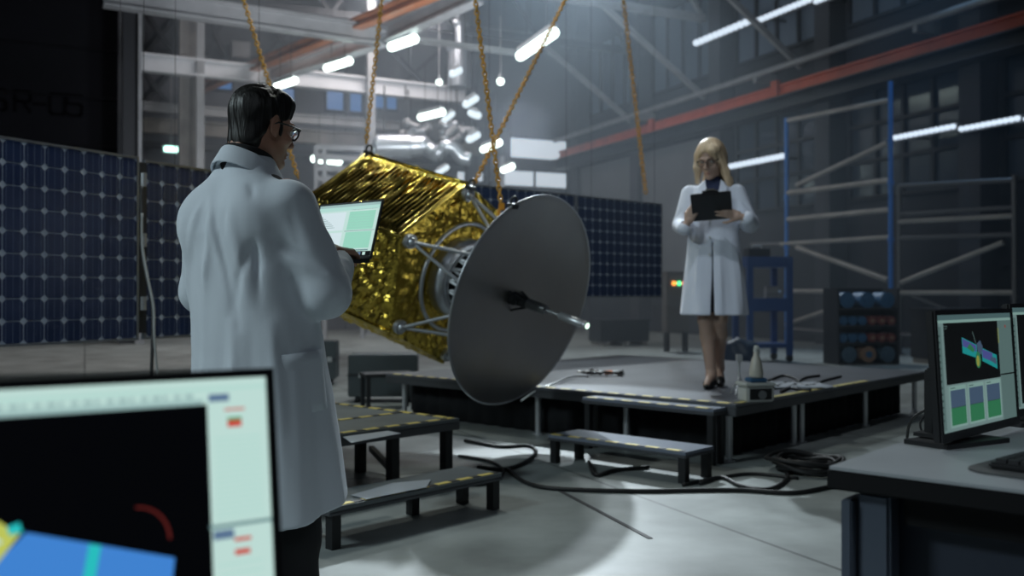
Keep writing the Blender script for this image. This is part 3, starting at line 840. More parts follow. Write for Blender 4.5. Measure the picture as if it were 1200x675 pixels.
def solar_panel(M, nc, nr, label, wires=True, c=.13):
    t = thing('solar_panel', label, 'solar panel', M, 'solar panels of the satellite')
    W, Hh = nc * c, nr * c
    b = MB(); b.box((0, .004, 0), (W, .022, Hh)); b.build('backing_sheet', M_grid, t)
    b = MB(); g, ch = .0028, .020
    for i in range(nc):
        for j in range(nr):
            x0, x1, z0, z1 = i*c + g, (i+1)*c - g, j*c + g, (j+1)*c - g; y = .0
            b.add([(x0+ch, y, z0), (x1-ch, y, z0), (x1, y, z0+ch), (x1, y, z1-ch), (x1-ch, y, z1), (x0+ch, y, z1), (x0, y, z1-ch), (x0, y, z0+ch)], [(0, 1, 2, 3, 4, 5, 6, 7)])
    b.build('solar_cells', M_cell, t)
    b = MB(); f = .014
    b.box((-f, -.006, -f), (W + f, .03, 0)); b.box((-f, -.006, Hh), (W + f, .03, Hh + f)); b.box((-f, -.006, 0), (0, .03, Hh)); b.box((W, -.006, 0), (W + f, .03, Hh))
    b.build('frame', M_pfr, t)
    if wires:
        o = M.translation.z
        for x in (.25, W - .12):
            b = MB(); b.cyl((x, .012, Hh + .01), (x, .012, 9.9 - o), .0022, n=5); b.build('suspension_wire', M_black, t)
    return t
def pm(pt, d):  # corner and direction along the panel
    return TR(pt, math.atan2(d[1], d[0]))
d1 = Vector((.49, .872, 0)).normalized()
pe = P(160, 397, 6.12); pe.z = .755
pA = solar_panel(pm(pe - d1 * (13 * .13 + .0), d1), 13, 9, 'largest solar panel in view, dark blue cells, hanging in front of the black partition')
ps = P(171, 397, 6.27); ps.z = .755
pB = solar_panel(pm(ps, d1), 9, 9, 'blue solar panel partly hidden behind the man in the lab coat')
d2 = Vector((.735, .678, 0)).normalized()
pr_ = P(677, 345, 11.0); pr_.z = 1.02
solar_panel(pm(pr_, d2), 12, 9, 'hazy solar panel between the dish and the blonde woman')
pl_ = pr_ - d2 * (12 * .13 + .06)
solar_panel(pm(pl_, d2), 12, 9, 'solar panel mostly hidden behind the gold body and the dish')
# dark hinge bar between the two near panels with its cable
hb = thing('panel_hinge', 'dark vertical hinge bar in the gap between the two near solar panels', 'hinge bar', Matrix.Translation((pe + ps) / 2 + Vector((0, .03, 0))))
b = MB(); b.box((-.028, 0, .03), (.028, .035, 1.16), M=Matrix.Rotation(math.radians(60), 4, 'Z')); b.build('bar', M_steel_d, hb)
b = MB()
for z in (.18, .6, 1.0): b.cyl((0, 0, z), (0, 0, z + .09), .022, n=10)
b.build('knuckle', M_alu, hb)
b = MB(); b.cyl((0, 0, 1.15), (0, 0, 9.1), .003, n=5); b.build('suspension_wire', M_black, hb)
b = MB(); a = P(165, 218, 6.0)
b.tube(catmull([a, P(166, 255, 5.95), P(166, 290, 5.92), P(171, 322, 5.85), P(178, 352, 5.8), P(179, 390, 5.75), P(178, 430, 5.7), P(176, 500, 5.65), G(180, 546, .01), G(215, 560, .01)], 7), .011, n=8)
one(b, 'power_cable', M_rubber, 'black cable dangling from the gap between the two near solar panels', 'cable', G(180, 546, 0))
b = MB(); b.tube(catmull([P(166, 250, 5.93), P(167, 290, 5.90), P(174, 330, 5.83), P(180, 360, 5.78), P(181, 395, 5.72), P(185, 440, 5.68), P(190, 500, 5.62), G(196, 552, .01)], 7), .008, n=8)
one(b, 'power_cable', mat('pale_cable', (.30, .31, .30), .5), 'thin pale cable hanging beside the black one below the panel gap', 'cable', G(196, 552, 0))
# ================================================================ stage and steps
M_deck = mat('grey_deck_sheet', (.12, .13, .15), .35, .1, bump=.08, bscale=60, var=.18, vscale=2.5)
M_deckedge = mat('deck_edge_alu', (.10, .105, .115), .5, .4)
M_stepbl = mat('black_step_frame', (.012, .013, .015), .5)
M_drape = mat('black_stage_drape', (.008, .009, .011), .9)
M_yel = mat('yellow_hazard_tape', (.78, .62, .16), .5, var=.12, vscale=12)
M_tapebl = mat('black_hazard_tape', (.03, .03, .03), .5)
M_gdeck = mat('green_grey_step_sheet', (.13, .15, .16), .42, bump=.1, bscale=50, var=.2, vscale=2.5)
ZST = .365; TH = math.radians(47.7)
e2 = Vector((math.cos(TH), math.sin(TH), 0)); e1 = Vector((-math.sin(TH), math.cos(TH), 0))
def frame_at(o):  # local x = e2, local y = e1
    return TR((o.x, o.y, 0), TH)
def tape(b, p, q, z, w=.032, L=.085, gap=.055, mi=0):
    """one continuous strip, black and yellow in turn"""
    p = Vector((p[0], p[1], z)); q = Vector((q[0], q[1], z)); d = q - p; ln = d.length; d.normalize(); s = Vector((-d.y, d.x, 0)) * w / 2; dz = Vector((0, 0, .003))
    cuts = [0.0]; t = gap / 2; ms = [1]
    while t < ln - L * .5: cuts += [t, min(t + L, ln)]; ms += [0, 1]; t += L + gap
    if cuts[-1] < ln - 1e-4: cuts.append(ln)
    else: ms.pop()
    cuts = cuts[1:]; pts = [0.0] + cuts
    vs = []
    for t in pts:
        a = p + d * t; vs += [a - s - dz, a + s - dz, a + s, a - s]
    for k in range(len(pts) - 1):
        o = k * 4; m_ = 0 if k % 2 else 1
        b.add([vs[o+e] for e in range(4)] + [vs[o+4+e] for e in range(4)], [(3, 2, 6, 7), (0, 4, 5, 1), (0, 3, 7, 4), (1, 5, 6, 2)] + ([(0, 1, 2, 3)] if k == 0 else []) + ([(4, 7, 6, 5)] if k == len(pts) - 2 else []), m_)
def weld(o):
    bm = bmesh.new(); bm.from_mesh(o.data); bmesh.ops.remove_doubles(bm, verts=bm.verts[:], dist=1e-5); bm.to_mesh(o.data); bm.free(); return o
def platform(name, label, cat, M, x0, x1, y0, y1, zt, th, mdeck, legs, tapes, medge=M_deckedge, legm=M_stepbl, legw=.05, group=None, braces=True):
    t = thing(name, label, cat, M, group)
    b = MB(); b.box((x0, y0, zt - .018), (x1, y1, zt)); b.build('deck', mdeck, t)
    b = MB(); b.box((x0 - .004, y0 - .004, zt - th), (x1 + .004, y1 + .004, zt - .019), bev=.004); b.build('edge_frame', medge, t)
    for x, y in legs:
        b = MB()
        if legm is M_alu: b.cyl((x, y, .0), (x, y, zt - th), legw / 2, n=12); b.cyl((x, y, 0), (x, y, .012), legw * .9, n=12)
        else: b.box((x - legw/2, y - legw/2, 0), (x + legw/2, y + legw/2, zt - th))
        b.build('leg', legm, t)
    for k, (p, q) in enumerate(tapes):
        b = MB(); tape(b, p, q, zt + .0035); weld(b.build('hazard_tape', [M_yel, M_tapebl], t))
    return t
# main stage: corner nearest the camera
CS = G(862, 474, ZST)
WX, LY = 3.4, 3.3
st = platform('stage_platform', 'wide grey stage platform the blonde woman stands on', 'stage', frame_at(CS), 0, WX, 0, LY, ZST, .075, M_deck,
   [(.06, .08), (.12, .9), (.95, .08), (1.07, .08), (.12, 1.7), (2.2, .08), (3.3, .08), (3.3, 3.2), (.12, 3.2)],
   [((.03, .03), (.03, LY)), ], legm=M_alu, legw=.045)
b = MB()  # continuous tape of the right edge
tape(b, (0.05, .03), (2.1, .03), ZST + .0035, w=.045, L=.42, gap=.02); weld(b.build('hazard_tape', [mat('worn_yellow_tape', (.52, .45, .16), .6, var=.3, vscale=6), M_tapebl], st))
b = MB(); N = 60
for (a, c) in (((.2, .16), (3.2, .16)), ((.2, .16), (.2, 3.2))):
    vs = []
    for i in range(N + 1):
        t_ = i / N; x = a[0] + (c[0]-a[0])*t_; y = a[1] + (c[1]-a[1])*t_; wv = .015 * math.sin(i * 1.9)
        if a[0] == c[0]: x += wv
        else: y += wv
        vs += [(x, y, .005), (x, y, ZST - .08)]
    b.add(vs, [(2*i, 2*i+2, 2*i+3, 2*i+1) for i in range(N)], 0, True)
dr = b.build('skirt_drape', M_drape, st); md = dr.modifiers.new('cloth', 'SOLIDIFY'); md.thickness = .004
# left platform
KL = G(538, 490, ZST)
pl = platform('stage_platform', 'grey-green platform with dashed yellow tape behind the man', 'stage', frame_at(KL), -2.2, 0, 0, 1.45, ZST, .06, M_gdeck,
   [(-.04, .06), (-.42, .06), (-.04, 1.38), (-1.2, .06), (-2.1, .06), (-.12, .7)],
   [((-.03, .05), (-.03, 1.43)), ((-2.2, .03), (-.02, .03)), ((-2.2, .42), (-.05, .42))])
b = MB(); b.bar((-.42, .06, .13), (-.04, .7, .13), .03, .03); b.build('brace', M_stepbl, pl)
# left lower step
KS = G(588, 554, .175)
platform('step_bench', 'low black step bench with yellow dashes in front of the left platform', 'step', frame_at(KS), -1.02, 0, 0, .27, .175, .035, M_gdeck,
   [(-.03, .03), (-.98, .03), (-.03, .24), (-.98, .24), (-.36, .24)], [((-1.0, .025), (-.01, .025))], legw=.045)
# paper sheets on the left step and platform
def sheet(pts, label, z):
    b = MB(); vs = [Vector((p.x, p.y, z)) for p in pts]; n = len(vs)
    b.add(vs + [v + Vector((0, 0, .0015)) for v in vs], [tuple(range(n))[::-1], tuple(range(n, 2*n))] + [(i, (i+1) % n, n + (i+1) % n, n + i) for i in range(n)])
    one(b, 'plastic_sheet', mat('pale_sheet', (.38, .42, .47), .4), label, 'sheet', vs[0])
sheet([G(412, 580, .18), G(430, 585, .18), G(500, 571, .18), G(505, 562, .18), G(460, 566, .18)], 'pale sheet lying on the low step bench beside the lab coat', .1805)
sheet([G(402, 512, .37), G(412, 519, .37), G(470, 508, .37), G(455, 505, .37)], 'pale sheet lying at the front edge of the left platform', .3705)
# right steps: local x along the stage front (-e1 direction), going toward the camera
def steps_at(o): return TR((o.x, o.y, 0), TH + PI/2)   # local x = e1, local y = -e2 (toward camera)
S1 = G(803, 530, .175)
platform('step_bench', 'low black step bench with yellow dashes leading up to the woman on stage', 'step', steps_at(S1), 0, .98, -.30, 0, .175, .035, mat('blue_grey_step_sheet', (.20, .23, .29), .3, .1, bump=.08, bscale=50, var=.15, vscale=3),
   [(.03, -.03), (.95, -.03), (.03, -.27), (.95, -.27)], [((.02, -.025), (.97, -.025))], legw=.045)
S2 = CS - e2 * .165 + e1 * .06
platform('step_bench', 'taller step bench set against the stage front, yellow dashes on its edge', 'step', steps_at(S2), 0, 1.0, -.155, 0, .345, .04, MATS['blue_grey_step_sheet'],
   [(.03, -.03), (.97, -.03), (.03, -.13), (.97, -.13)], [((.02, -.025), (.98, -.025))], legw=.04)

# ================================================================ cables on the floor
def cable(pts, r, label, m=M_rubber, name='floor_cable', z=None, cat='cable'):
    q = [G(x, y, r if z is None else z + r) for x, y in pts] if not isinstance(pts[0], Vector) else pts
    b = MB(); b.tube(catmull(q, 7), r, n=8); return one(b, name, m, label, cat, q[0])
cable([(596, 550), (612, 563), (640, 571), (690, 574), (760, 575), (820, 574), (870, 574), (930, 577), (975, 569), (992, 565)], .012, 'long black cable across the floor from the left step to the desk')
cable([(545, 516), (585, 523), (618, 522), (628, 530), (612, 543), (588, 550), (560, 547)], .012, 'black cable looping on the floor right of the left step bench')
cable([(538, 534), (575, 541), (590, 553), (570, 566), (545, 568)], .010, 'black cable curling under the left step bench')
cable([(820, 566), (845, 559), (868, 569), (900, 573), (922, 560), (918, 548)], .012, 'black cable looping under the coil, right of the stage steps')
cable([(690, 541), (698, 556), (720, 551), (760, 547)], .012, 'black cable under the right lower step bench')
cable([(800, 568), (835, 561), (880, 555), (935, 560)], .010, 'thin black cable between the right step and the cable coil')
# coil of cable
t = thing('cable_coil', 'heap of coiled black cable on the floor below the stage edge', 'cable coil', Matrix.Translation(G(945, 552, 0)))
for k in range(10):
    b = MB(); r = .12 + .022 * (k % 5); z = .014 + (k // 2) * .016; ox, oy = rnd.uniform(-.04, .04), rnd.uniform(-.04, .04)
    b.tube([(ox + math.cos(2*PI*i/28) * r, oy + math.sin(2*PI*i/28) * r * 1.0, z + .01 * math.sin(3 * 2*PI*i/28 + k)) for i in range(28)], .0125, n=7, closed=True); b.build('cable_turn', M_rubber, t)
# strip of dark tape on the slab
b = MB(); p0 = G(652, 573, .0); p1 = G(762, 631, 0); b.bar(p0 + Vector((0, 0, .002)), p1 + Vector((0, 0, .002)), .022, .003)
one(b, 'floor_tape', mat('dark_floor_tape', (.05, .05, .055), .7), 'thin dark tape line on the floor in front of the stage steps', 'tape', p0)

# ================================================================ things on the stage
t = thing('gauge_box', 'white box with a blue top and round gauge at the right stage edge', 'instrument', TR(G(886, 470, ZST), math.radians(12)) @ Matrix.Scale(.78, 4))
M_offw = mat('off_white_plastic', (.52, .54, .52), .45)
b = MB(); b.box((-.12, -.08, 0), (.12, .10, .125), bev=.012); b.box((-.135, -.09, .125), (.135, .11, .155), bev=.01); gb = b.build('case', M_offw, t)
b = MB(); b.box((-.095, -.085, .02), (.095, -.078, .11), bev=.003); b.build('dark_front', M_black, t)
b = MB(); b.cyl((.01, -.086, .06), (.01, -.096, .06), .034, n=20); b.build('gauge', mat('gauge_grey', (.2, .21, .22), .3, .4), t)
b = MB(); b.box((-.075, -.06, .155), (.075, .07, .19), bev=.01); b.build('blue_lid', mat('blue_plastic_lid', (.03, .10, .20), .5), t)
zt = ZST + .19 * .78
t = thing('spray_bottle', 'pale tapering bottle with a nozzle standing on the gauge box', 'bottle', TR((G(886, 470, ZST).x, G(886, 470, ZST).y, zt)) @ Matrix.Scale(.85, 4))
b = MB(); b.lathe([(.048, 0), (.052, .02), (.050, .06), (.036, .13), (.020, .17), (.018, .19)], 20); b.build('bottle_body', mat('cream_bottle', (.50, .48, .42), .4), t)
b = MB(); b.cyl((0, 0, .19), (0, 0, .225), .02, n=12); b.box((-.012, -.045, .215), (.012, .02, .24), bev=.004); b.build('nozzle', M_offw, t)
# small tools left of the gauge box
t = thing('tripod_stand', 'small metal tripod stand beside the gauge box', 'stand', TR(G(866, 462, ZST)))
b = MB(); b.cyl((0, 0, .05), (0, 0, .26), .008, n=8); b.box((-.02, -.02, .22), (.02, .02, .27), bev=.004); b.build('post', M_alu, t)
for k in range(3):
    b = MB(); a = k * 2.09; b.cyl((0, 0, .12), (math.cos(a) * .08, math.sin(a) * .08, 0), .006, n=6); b.build('leg', M_alu, t)
# cable mess and white rag at stage right
for k, (pts, lb) in enumerate([([(905, 455), (925, 448), (948, 452), (965, 446), (985, 441)], 'black cable on the stage right of the gauge box'),
            ([(900, 446), (918, 440), (936, 446), (930, 455), (950, 457)], 'black cable curling behind the first one on the stage'),
            ([(915, 459), (930, 451), (942, 443), (960, 440)], 'thin black cable crossing the others on the stage')]):
    cable(pts, .010, lb, z=ZST)
b = MB()
for i in range(9):
    pass
q = G(925, 453, ZST)
N = 14; vs = []
for i in range(N + 1):
    for j in range(N + 1):
        vs.append(q + Vector(((i/N - .5) * .55, (j/N - .5) * .42, .012 + .018 * abs(noise.noise(Vector((i * .5, j * .5, 2)))))))
b.add(vs, [(i*(N+1)+j, (i+1)*(N+1)+j, (i+1)*(N+1)+j+1, i*(N+1)+j+1) for i in range(N) for j in range(N)], 0, True)
b.build
o = one(b, 'plastic_sheet', MATS['pale_sheet'], 'crumpled pale sheet under the cables at the right stage edge', 'sheet', q); md = o.modifiers.new('thick', 'SOLIDIFY'); md.thickness = .002
# wires and tools heap near the dish
q = G(705, 440, ZST)
t = thing('wire_bundle', 'tangle of pale wires with an orange plug lying on the stage near the dish', 'wires', TR(q))
for k in range(7):
    b = MB(); a = rnd.uniform(0, 6); pts = [Vector((rnd.uniform(-.18, .18), rnd.uniform(-.12, .12), rnd.uniform(.008, .05))) for _ in range(5)]
    b.tube(catmull(pts, 5), .006, n=6); b.build('wire', M_alu if k % 2 else M_rubber, t)
b = MB(); b.cyl((.02, -.06, .03), (.08, -.05, .03), .018, n=10); b.build('plug', mat('orange_plug', (.8, .25, .08), .5), t)
b = MB(); b.box((.12, -.03, .0), (.19, .02, .04), bev=.01); b.build('connector', M_offw, t)
cable([Vector(G(688, 441, ZST + .01)), Vector(G(670, 441, ZST + .02)), Vector(G(655, 447, ZST + .02)), Vector(G(643, 452, ZST + .01)), P(628, 458, 6.85), P(610, 470, 6.85)], .008, 'pale wire running from the bundle over the stage edge behind the dish', M_alu)

# ================================================================ behind the satellite: flight cases and low table
def flight_case(M, w, d, h, label):
    t = thing('flight_case', label, 'case', M, 'equipment cases')
    m = mat('dark_teal_case', (.055, .072, .082), .55, var=.1, vscale=4)
    b = MB(); b.box((-w/2, -d/2, .06), (w/2, d/2, h * .58), bev=.01); b.build('case_body', m, t)
    b = MB(); b.box((-w/2, -d/2, h * .59), (w/2, d/2, h), bev=.01); b.build('lid', m, t)
    b = MB()
    b.box((-w/2 - .005, -d/2 - .005, h * .565), (w/2 + .005, d/2 + .005, h * .60)); b.build('edge_profile', M_steel_d, t)
    for x in (-w*.3, w*.3):
        b = MB(); b.box((x - .03, -d/2 - .012, h*.53), (x + .03, -d/2 - .004, h*.64), bev=.003); b.build('latch', M_alu, t)
    for x in (-w/2 + .08, w/2 - .08):
        for y in (-d/2 + .06, d/2 - .06):
            b = MB(); b.cyl((x - .015, y, .03), (x + .015, y, .03), .03, n=12); b.build('wheel', M_rubber, t)
    return t
q = G(447, 472, 0); flight_case(TR((q.x, q.y + .2, 0), math.radians(4)), .66, .45, .46, 'dark flight case on the floor under the gold satellite body')
q = G(425, 446, 0); q2 = G(372, 452, 0)
flight_case(TR((q2.x, q2.y + .3, 0), math.radians(4)), .34, .4, .50, 'small flight case half hidden by the edge of the lab coat')
t = thing('low_table', 'low dark work table standing behind the left platform, below the satellite', 'table', TR(G(478, 478, 0), math.radians(20)))
b = MB(); b.box((-.42, -.15, .30), (.05, .15, .33), bev=.004); b.build('table_top', M_steel_d, t)
for x, y in ((-.39, -.13), (.02, -.13), (.02, .13), (-.39, .13)):
    b = MB(); b.box((x - .018, y - .018, 0), (x + .018, y + .018, .30)); b.build('leg', M_steel_d, t)
q = G(524, 478, 0)
cable([P(545, 444, 8.5), P(530, 448, 8.4), P(525, 462, 8.3), P(524, 476, 8.3), G(540, 481, .02), G(575, 473, .02)], .014, 'thick black hose drooping off the low dark table')

# ================================================================ scaffolds, trolley, rack, electrical cabinet
M_scb = mat('blue_scaffold_paint', (.04, .24, .75), .4)
M_sct = mat('galvanised_scaffold', (.42, .40, .38), .5, .3, var=.15, vscale=3)
M_scd = mat('dull_scaffold', (.16, .16, .17), .5, .5)
def scaffold(label, pxl, Yl, pxr, Yr, ytopl, ytopr, bars, postm, postm2):
    """posts at two pixels/depths, bars as (height at left, height at right, material) fractions along the bay"""
    A = Vector(((pxl-600)/F_PX*Yl, Yl, 0)); B = Vector(((pxr-600)/F_PX*Yr, Yr, 0))
    zl = CAM_H + (HZ-ytopl)/F_PX*Yl; zr_ = CAM_H + (HZ-ytopr)/F_PX*Yr
    t = thing('scaffold_tower', label, 'scaffold', Matrix.Translation((A + B) / 2))
    def pt(px, py):
        f = 0; # intersection of the view ray with the bay's plane
        D = B - A; nx, ny = -D.y, D.x; dx = (px-600)/F_PX; Y = (A.x*nx + A.y*ny) / (dx*nx + ny); return P(px, py, Y)
    for Q, z, m in ((A, zl, postm2), (B, zr_, postm)):
        b = MB(); b.cyl(Q, Q + Vector((0, 0, z)), .042, n=12); b.cyl(Q, Q + Vector((0, 0, .02)), .09, n=12)
        pst = b.build('post', m, t, world=True)
        for k in range(1, int(z)):
            b = MB(); b.cyl(Q + Vector((0, 0, k - .04)), Q + Vector((0, 0, k + .04)), .055, n=12); b.build('collar', m, pst, world=True)
    for (x0, y0, x1, y1, m, r) in bars:
        b = MB(); p = pt(x0, y0); q = pt(x1, y1); b.cyl(p, q, r, n=10); nm = 'diagonal_brace' if abs(y1-y0) > 24 else 'ledger'; b.build(nm, m, t, world=True)
    return t
R_ = .055
scaffold('tall scaffold bay with one bright blue post on the right side', 922, 19.0, 1044, 16.5, 138, 95,
  [(924, 141, 1043, 117, M_sct, R_*.9), (934, 217, 1041, 167, M_sct, R_*.9), (924, 226, 1043, 211, M_sct, R_), (924, 257, 1043, 246, M_sct, R_), (915, 286, 1043, 278, M_sct, R_*.8), (934, 290, 1041, 328, M_sct, R_),
   (922, 341, 1043, 342, M_sct, R_*.8), (921, 380, 975, 362, M_sct, R_*.8), (921, 385, 1043, 396, M_scd, R_*.8), (880, 287, 915, 286, M_scd, R_*.7)], M_scb, M_scb)
scaffold('lower grey scaffold bay with a single rising diagonal brace', 1054, 16.2, 1189, 14.6, 218, 205,
  [(1054, 218, 1188, 211, M_scd, R_*.8), (1054, 251, 1188, 243, M_scd, R_*.7), (1054, 260, 1188, 253, M_sct, R_*.85), (1054, 279, 1188, 275, M_scd, R_*.8), (1056, 331, 1176, 284, M_sct, R_*.8), (1054, 343, 1188, 343, M_sct, R_*.8), (1054, 340, 1115, 365, M_scd, R_*.5), (1054, 392, 1188, 402, M_scd, R_*.8)], M_scd, M_scd)
# blue trolley
t = thing('tool_trolley', 'blue steel shelf trolley standing behind the blonde woman', 'trolley', TR(G(893, 423, 0), math.radians(12)))
M_blu = mat('blue_trolley_paint', (.018, .07, .24), .45)
w2, d2_, hh = .33, .25, 1.62
for x in (-w2, w2):
    for y in (-d2_, d2_):
        b = MB(); b.box((x - .045, y - .03, .10), (x + .045, y + .03, hh)); b.build('post', M_blu, t)
        b = MB(); b.cyl((x, y - .02, .055), (x, y + .02, .055), .055, n=14); b.build('wheel', M_rubber, t)
for z, th in ((hh - .16, .16), (.78, .20), (.22, .06)):
    b = MB(); b.box((-w2 - .05, -d2_ - .035, z), (w2 + .05, d2_ + .035, z + th), bev=.01); b.build('shelf', M_blu, t)
base_ = G(893, 423, 0)
def on_trolley(x, y, z): return (base_.x + x, base_.y + y, z)
t = thing('bench_motor', 'small grey motor on the middle shelf of the blue trolley', 'motor', TR(on_trolley(.12, -.05, .985)))
b = MB(); b.cyl((-.08, 0, .10), (.10, 0, .10), .085, n=18); b.box((-.09, -.08, 0), (.09, .08, .04), bev=.01); b.build('housing', M_steel, t)
b = MB(); b.cyl((.10, 0, .10), (.16, 0, .10), .02, n=10); b.build('shaft', M_alu, t)
t = thing('tool_box', 'dark box sitting on top of the blue trolley', 'box', TR(on_trolley(-.08, 0, 1.625), .2))
b = MB(); b.box((-.18, -.1, 0), (.18, .1, .13), bev=.012); b.build('box_body', M_steel_d, t); b = MB(); b.tube(catmull([(-.08, 0, .13), (-.07, 0, .17), (.07, 0, .17), (.08, 0, .13)], 5), .008, n=6); b.build('handle', M_alu, t)
t = thing('refuse_sack', 'dark blue sack slumped on the floor in front of the blue trolley', 'sack', TR(G(868, 433, 0)))
def fs(p): 
    return ell(p, (0, 0, .20), (.26, .2, .24)) + .02 * np.sin(p[:, 0]*23) * np.sin(p[:, 2]*17 + p[:, 0] * 9)
sdf_obj('sack_body', lambda p: np.maximum(fs(p), .0 - p[:, 2]), (-.35, -.3, -.03), (.35, .3, .5), .025, mat('dark_blue_sack', (.012, .03, .07), .5), t)
# rack of bins and drums
rk = thing('bin_rack', 'dark open rack of coloured canisters in front of the scaffold', 'rack', TR(G(1009, 426, 0), math.radians(12)))
b = MB(); W_, D_, H_ = .96, .4, 1.13
b.box((-W_/2 - .03, -D_/2, 0), (-W_/2, D_/2, H_)); b.build('side_panel', M_steel_d, rk); b = MB(); b.box((W_/2, -D_/2, 0), (W_/2 + .03, D_/2, H_)); b.build('side_panel', M_steel_d, rk)
for z in (.0, .30, .555, .81):
    b = MB(); b.box((-W_/2, -D_/2, z), (W_/2, D_/2, z + .025)); b.build('shelf', M_steel_d, rk)
b = MB(); b.box((-W_/2, D_/2 - .02, 0), (W_/2, D_/2, H_)); b.build('back_panel', M_black, rk)
M_drum = {'blue': mat('blue_canister', (.035, .13, .27), .45), 'red': mat('dull_red_canister', (.20, .05, .045), .5), 'tan': mat('tan_canister', (.32, .20, .14), .5), 'steel': mat('ring_steel', (.10, .17, .24), .4, .3)}
RM = WM[rk.name]
def canister(x, z, r, colr, label, grp):
    t = thing('canister', label, 'canister', RM @ Matrix.Translation((x, -.02, z + r)), grp)
    b = MB(); b.cyl((0, -.15, 0), (0, .14, 0), r, n=20); b.build('drum', M_drum[colr], t)
    b = MB(); b.cyl((0, -.165, 0), (0, -.15, 0), r * .42, n=14); b.build('cap', M_drum['tan'] if colr == 'red' else M_drum['blue' if colr != 'steel' else 'steel'], t)
for x, nm in ((-.33, 'left'), (0, 'middle'), (.33, 'right')):
    canister(x, .835, .12, 'blue', 'large blue canister on the top shelf of the dark rack, %s one' % nm, 'large blue canisters')
for r_, z in ((0, .325), (1, .58)):
    for k in range(6):
        x = -.40 + k * .16; cc = 'blue' if k < 3 else 'red'
        canister(x, z, .068, cc, 'small %s canister on the %s middle shelf of the dark rack' % (cc, 'upper' if r_ else 'lower'), 'small %s canisters, %s row' % (cc, 'upper' if r_ else 'lower'))
for x, cc, lb in ((-.30, 'steel', 'steel blue canister at the bottom left of the dark rack'), (.02, 'tan', 'tan canister between two steel blue ones at the rack bottom'), (.34, 'steel', 'steel blue canister at the bottom right of the dark rack')):
    canister(x, .027, .12, cc, lb, None)
# control cabinet with signal lights
t = thing('control_cabinet', 'grey control cabinet with three signal lights beside the woman', 'cabinet', TR(G(792, 412, 0), math.radians(14)))
b = MB(); b.box((-.22, -.12, .35), (.22, .15, 1.45), bev=.01); b.build('cabinet_body', mat('cabinet_grey', (.17, .155, .15), .6), t)
b = MB(); b.box((-.2, -.135, .37), (.2, -.12, 1.43), bev=.004); dor = b.build('door', mat('cabinet_grey', (.2, .2, .2)), t)
b = MB(); b.cyl((.15, -.16, .8), (.15, -.135, .8), .02, n=10); b.build('handle', M_black, dor)
for x, c_, nm in ((-.1, (1, .35, .05), 'amber'), (.0, (.1, 1, .35), 'green'), (.1, (1, .08, .05), 'red')):
    b = MB(); b.cyl((x, -.16, 1.24), (x, -.134, 1.24), .040, n=14); o = b.build('signal_lamp', glow(nm + '_signal', c_, 2.2), t); o['label'] = nm + ' signal lamp'
for x in (-.18, .18):
    b = MB(); b.box((x - .02, -.08, 0), (x + .02, .1, .35)); b.build('leg', M_steel_d, t)
# floor box / pallet in the blue haze at the far right and distant crates
for k, (px, py, w_, h_, lb) in enumerate([(725, 404, 1.1, .5, 'low dark crate in the haze behind the dish'), (560, 400, 1.3, .9, 'dark crate far behind the gold satellite body'), (1120, 425, 1.2, .8, 'dark crate in front of the low grey scaffold')]):
    q = G(px, py, 0); t = thing('storage_crate', lb, 'crate', TR(q, .35))
    b = MB(); b.box((-w_/2, -.3, .08), (w_/2, .3, h_), bev=.01)
    b.build('crate_body', M_steel_d, t)
    b = MB(); b.box((-w_/2 - .02, -.32, h_), (w_/2 + .02, .32, h_ + .03)); b.build('lid', M_steel_d, t)
    for x in (-w_/2 + .1, 0, w_/2 - .1):
        b = MB(); b.box((x - .05, -.3, 0), (x + .05, .3, .08)); b.build('skid', M_conc, t)
# ================================================================ screens
def scr(name, c, s=1.0): return glow('screen_' + name, c, s)
S_dark = mat('screen_black', (.002, .002, .003), .5, spec=.2, emit=(.0008, .001, .0016), estr=1)
S_mint = scr('mint', (.40, .66, .60)); S_pale = scr('pale', (.30, .46, .45)); S_line = scr('line', (.05, .10, .10)); S_grid = scr('grid', (.18, .30, .29))
S_bar = scr('bar', (.13, .24, .25)); S_red = scr('red', (.55, .06, .04)); S_blue = scr('blue', (.05, .22, .62)); S_cyan = scr('cyan', (.02, .5, .5)); S_green = scr('green', (.05, .32, .14))
S_slate = scr('slate', (.10, .17, .28)); S_yel = scr('yellow', (.5, .55, .1)); S_vio = scr('violet', (.13, .15, .50)); S_white = scr('white', (.50, .70, .65)); S_deepb = scr('deep_blue', (.05, .12, .45))
PAL = [S_dark, S_mint, S_pale, S_line, S_grid, S_bar, S_red, S_blue, S_cyan, S_green, S_slate, S_yel, S_vio, S_white, S_deepb]
PAL.append(scr('dim_red', (.10, .012, .01)))
PALD = [scr('dim_' + m.name, [v * .42 for v in m.node_tree.nodes['Principled BSDF'].inputs['Emission Color'].default_value[:3]]) for m in PAL]
ID = dict(dark=0, mint=1, pale=2, line=3, grid=4, bar=5, red=6, blue=7, cyan=8, green=9, slate=10, yel=11, vio=12, white=13, deepb=14, dimred=15)
class Screen:
    """flat picture made of coloured patches; x right 0..W, z up 0..H, facing -y"""
    def __init__(s, W, H): s.W, s.H, s.b, s.k = W, H, MB(), 0
    def r(s, x0, z0, x1, z1, c, lvl=None):
        s.k += 1; y = -(.0001 * (s.k if lvl is None else lvl) * .12 + .0001)
        s.b.add([(x0*s.W, y, z0*s.H), (x1*s.W, y, z0*s.H), (x1*s.W, y, z1*s.H), (x0*s.W, y, z1*s.H)], [(0, 1, 2, 3)], ID[c])
    def p(s, pts, c):
        s.k += 1; y = -(.0001 * s.k * .12 + .0001)
        s.b.add([(x*s.W, y, z*s.H) for x, z in pts], [tuple(range(len(pts)))], ID[c])
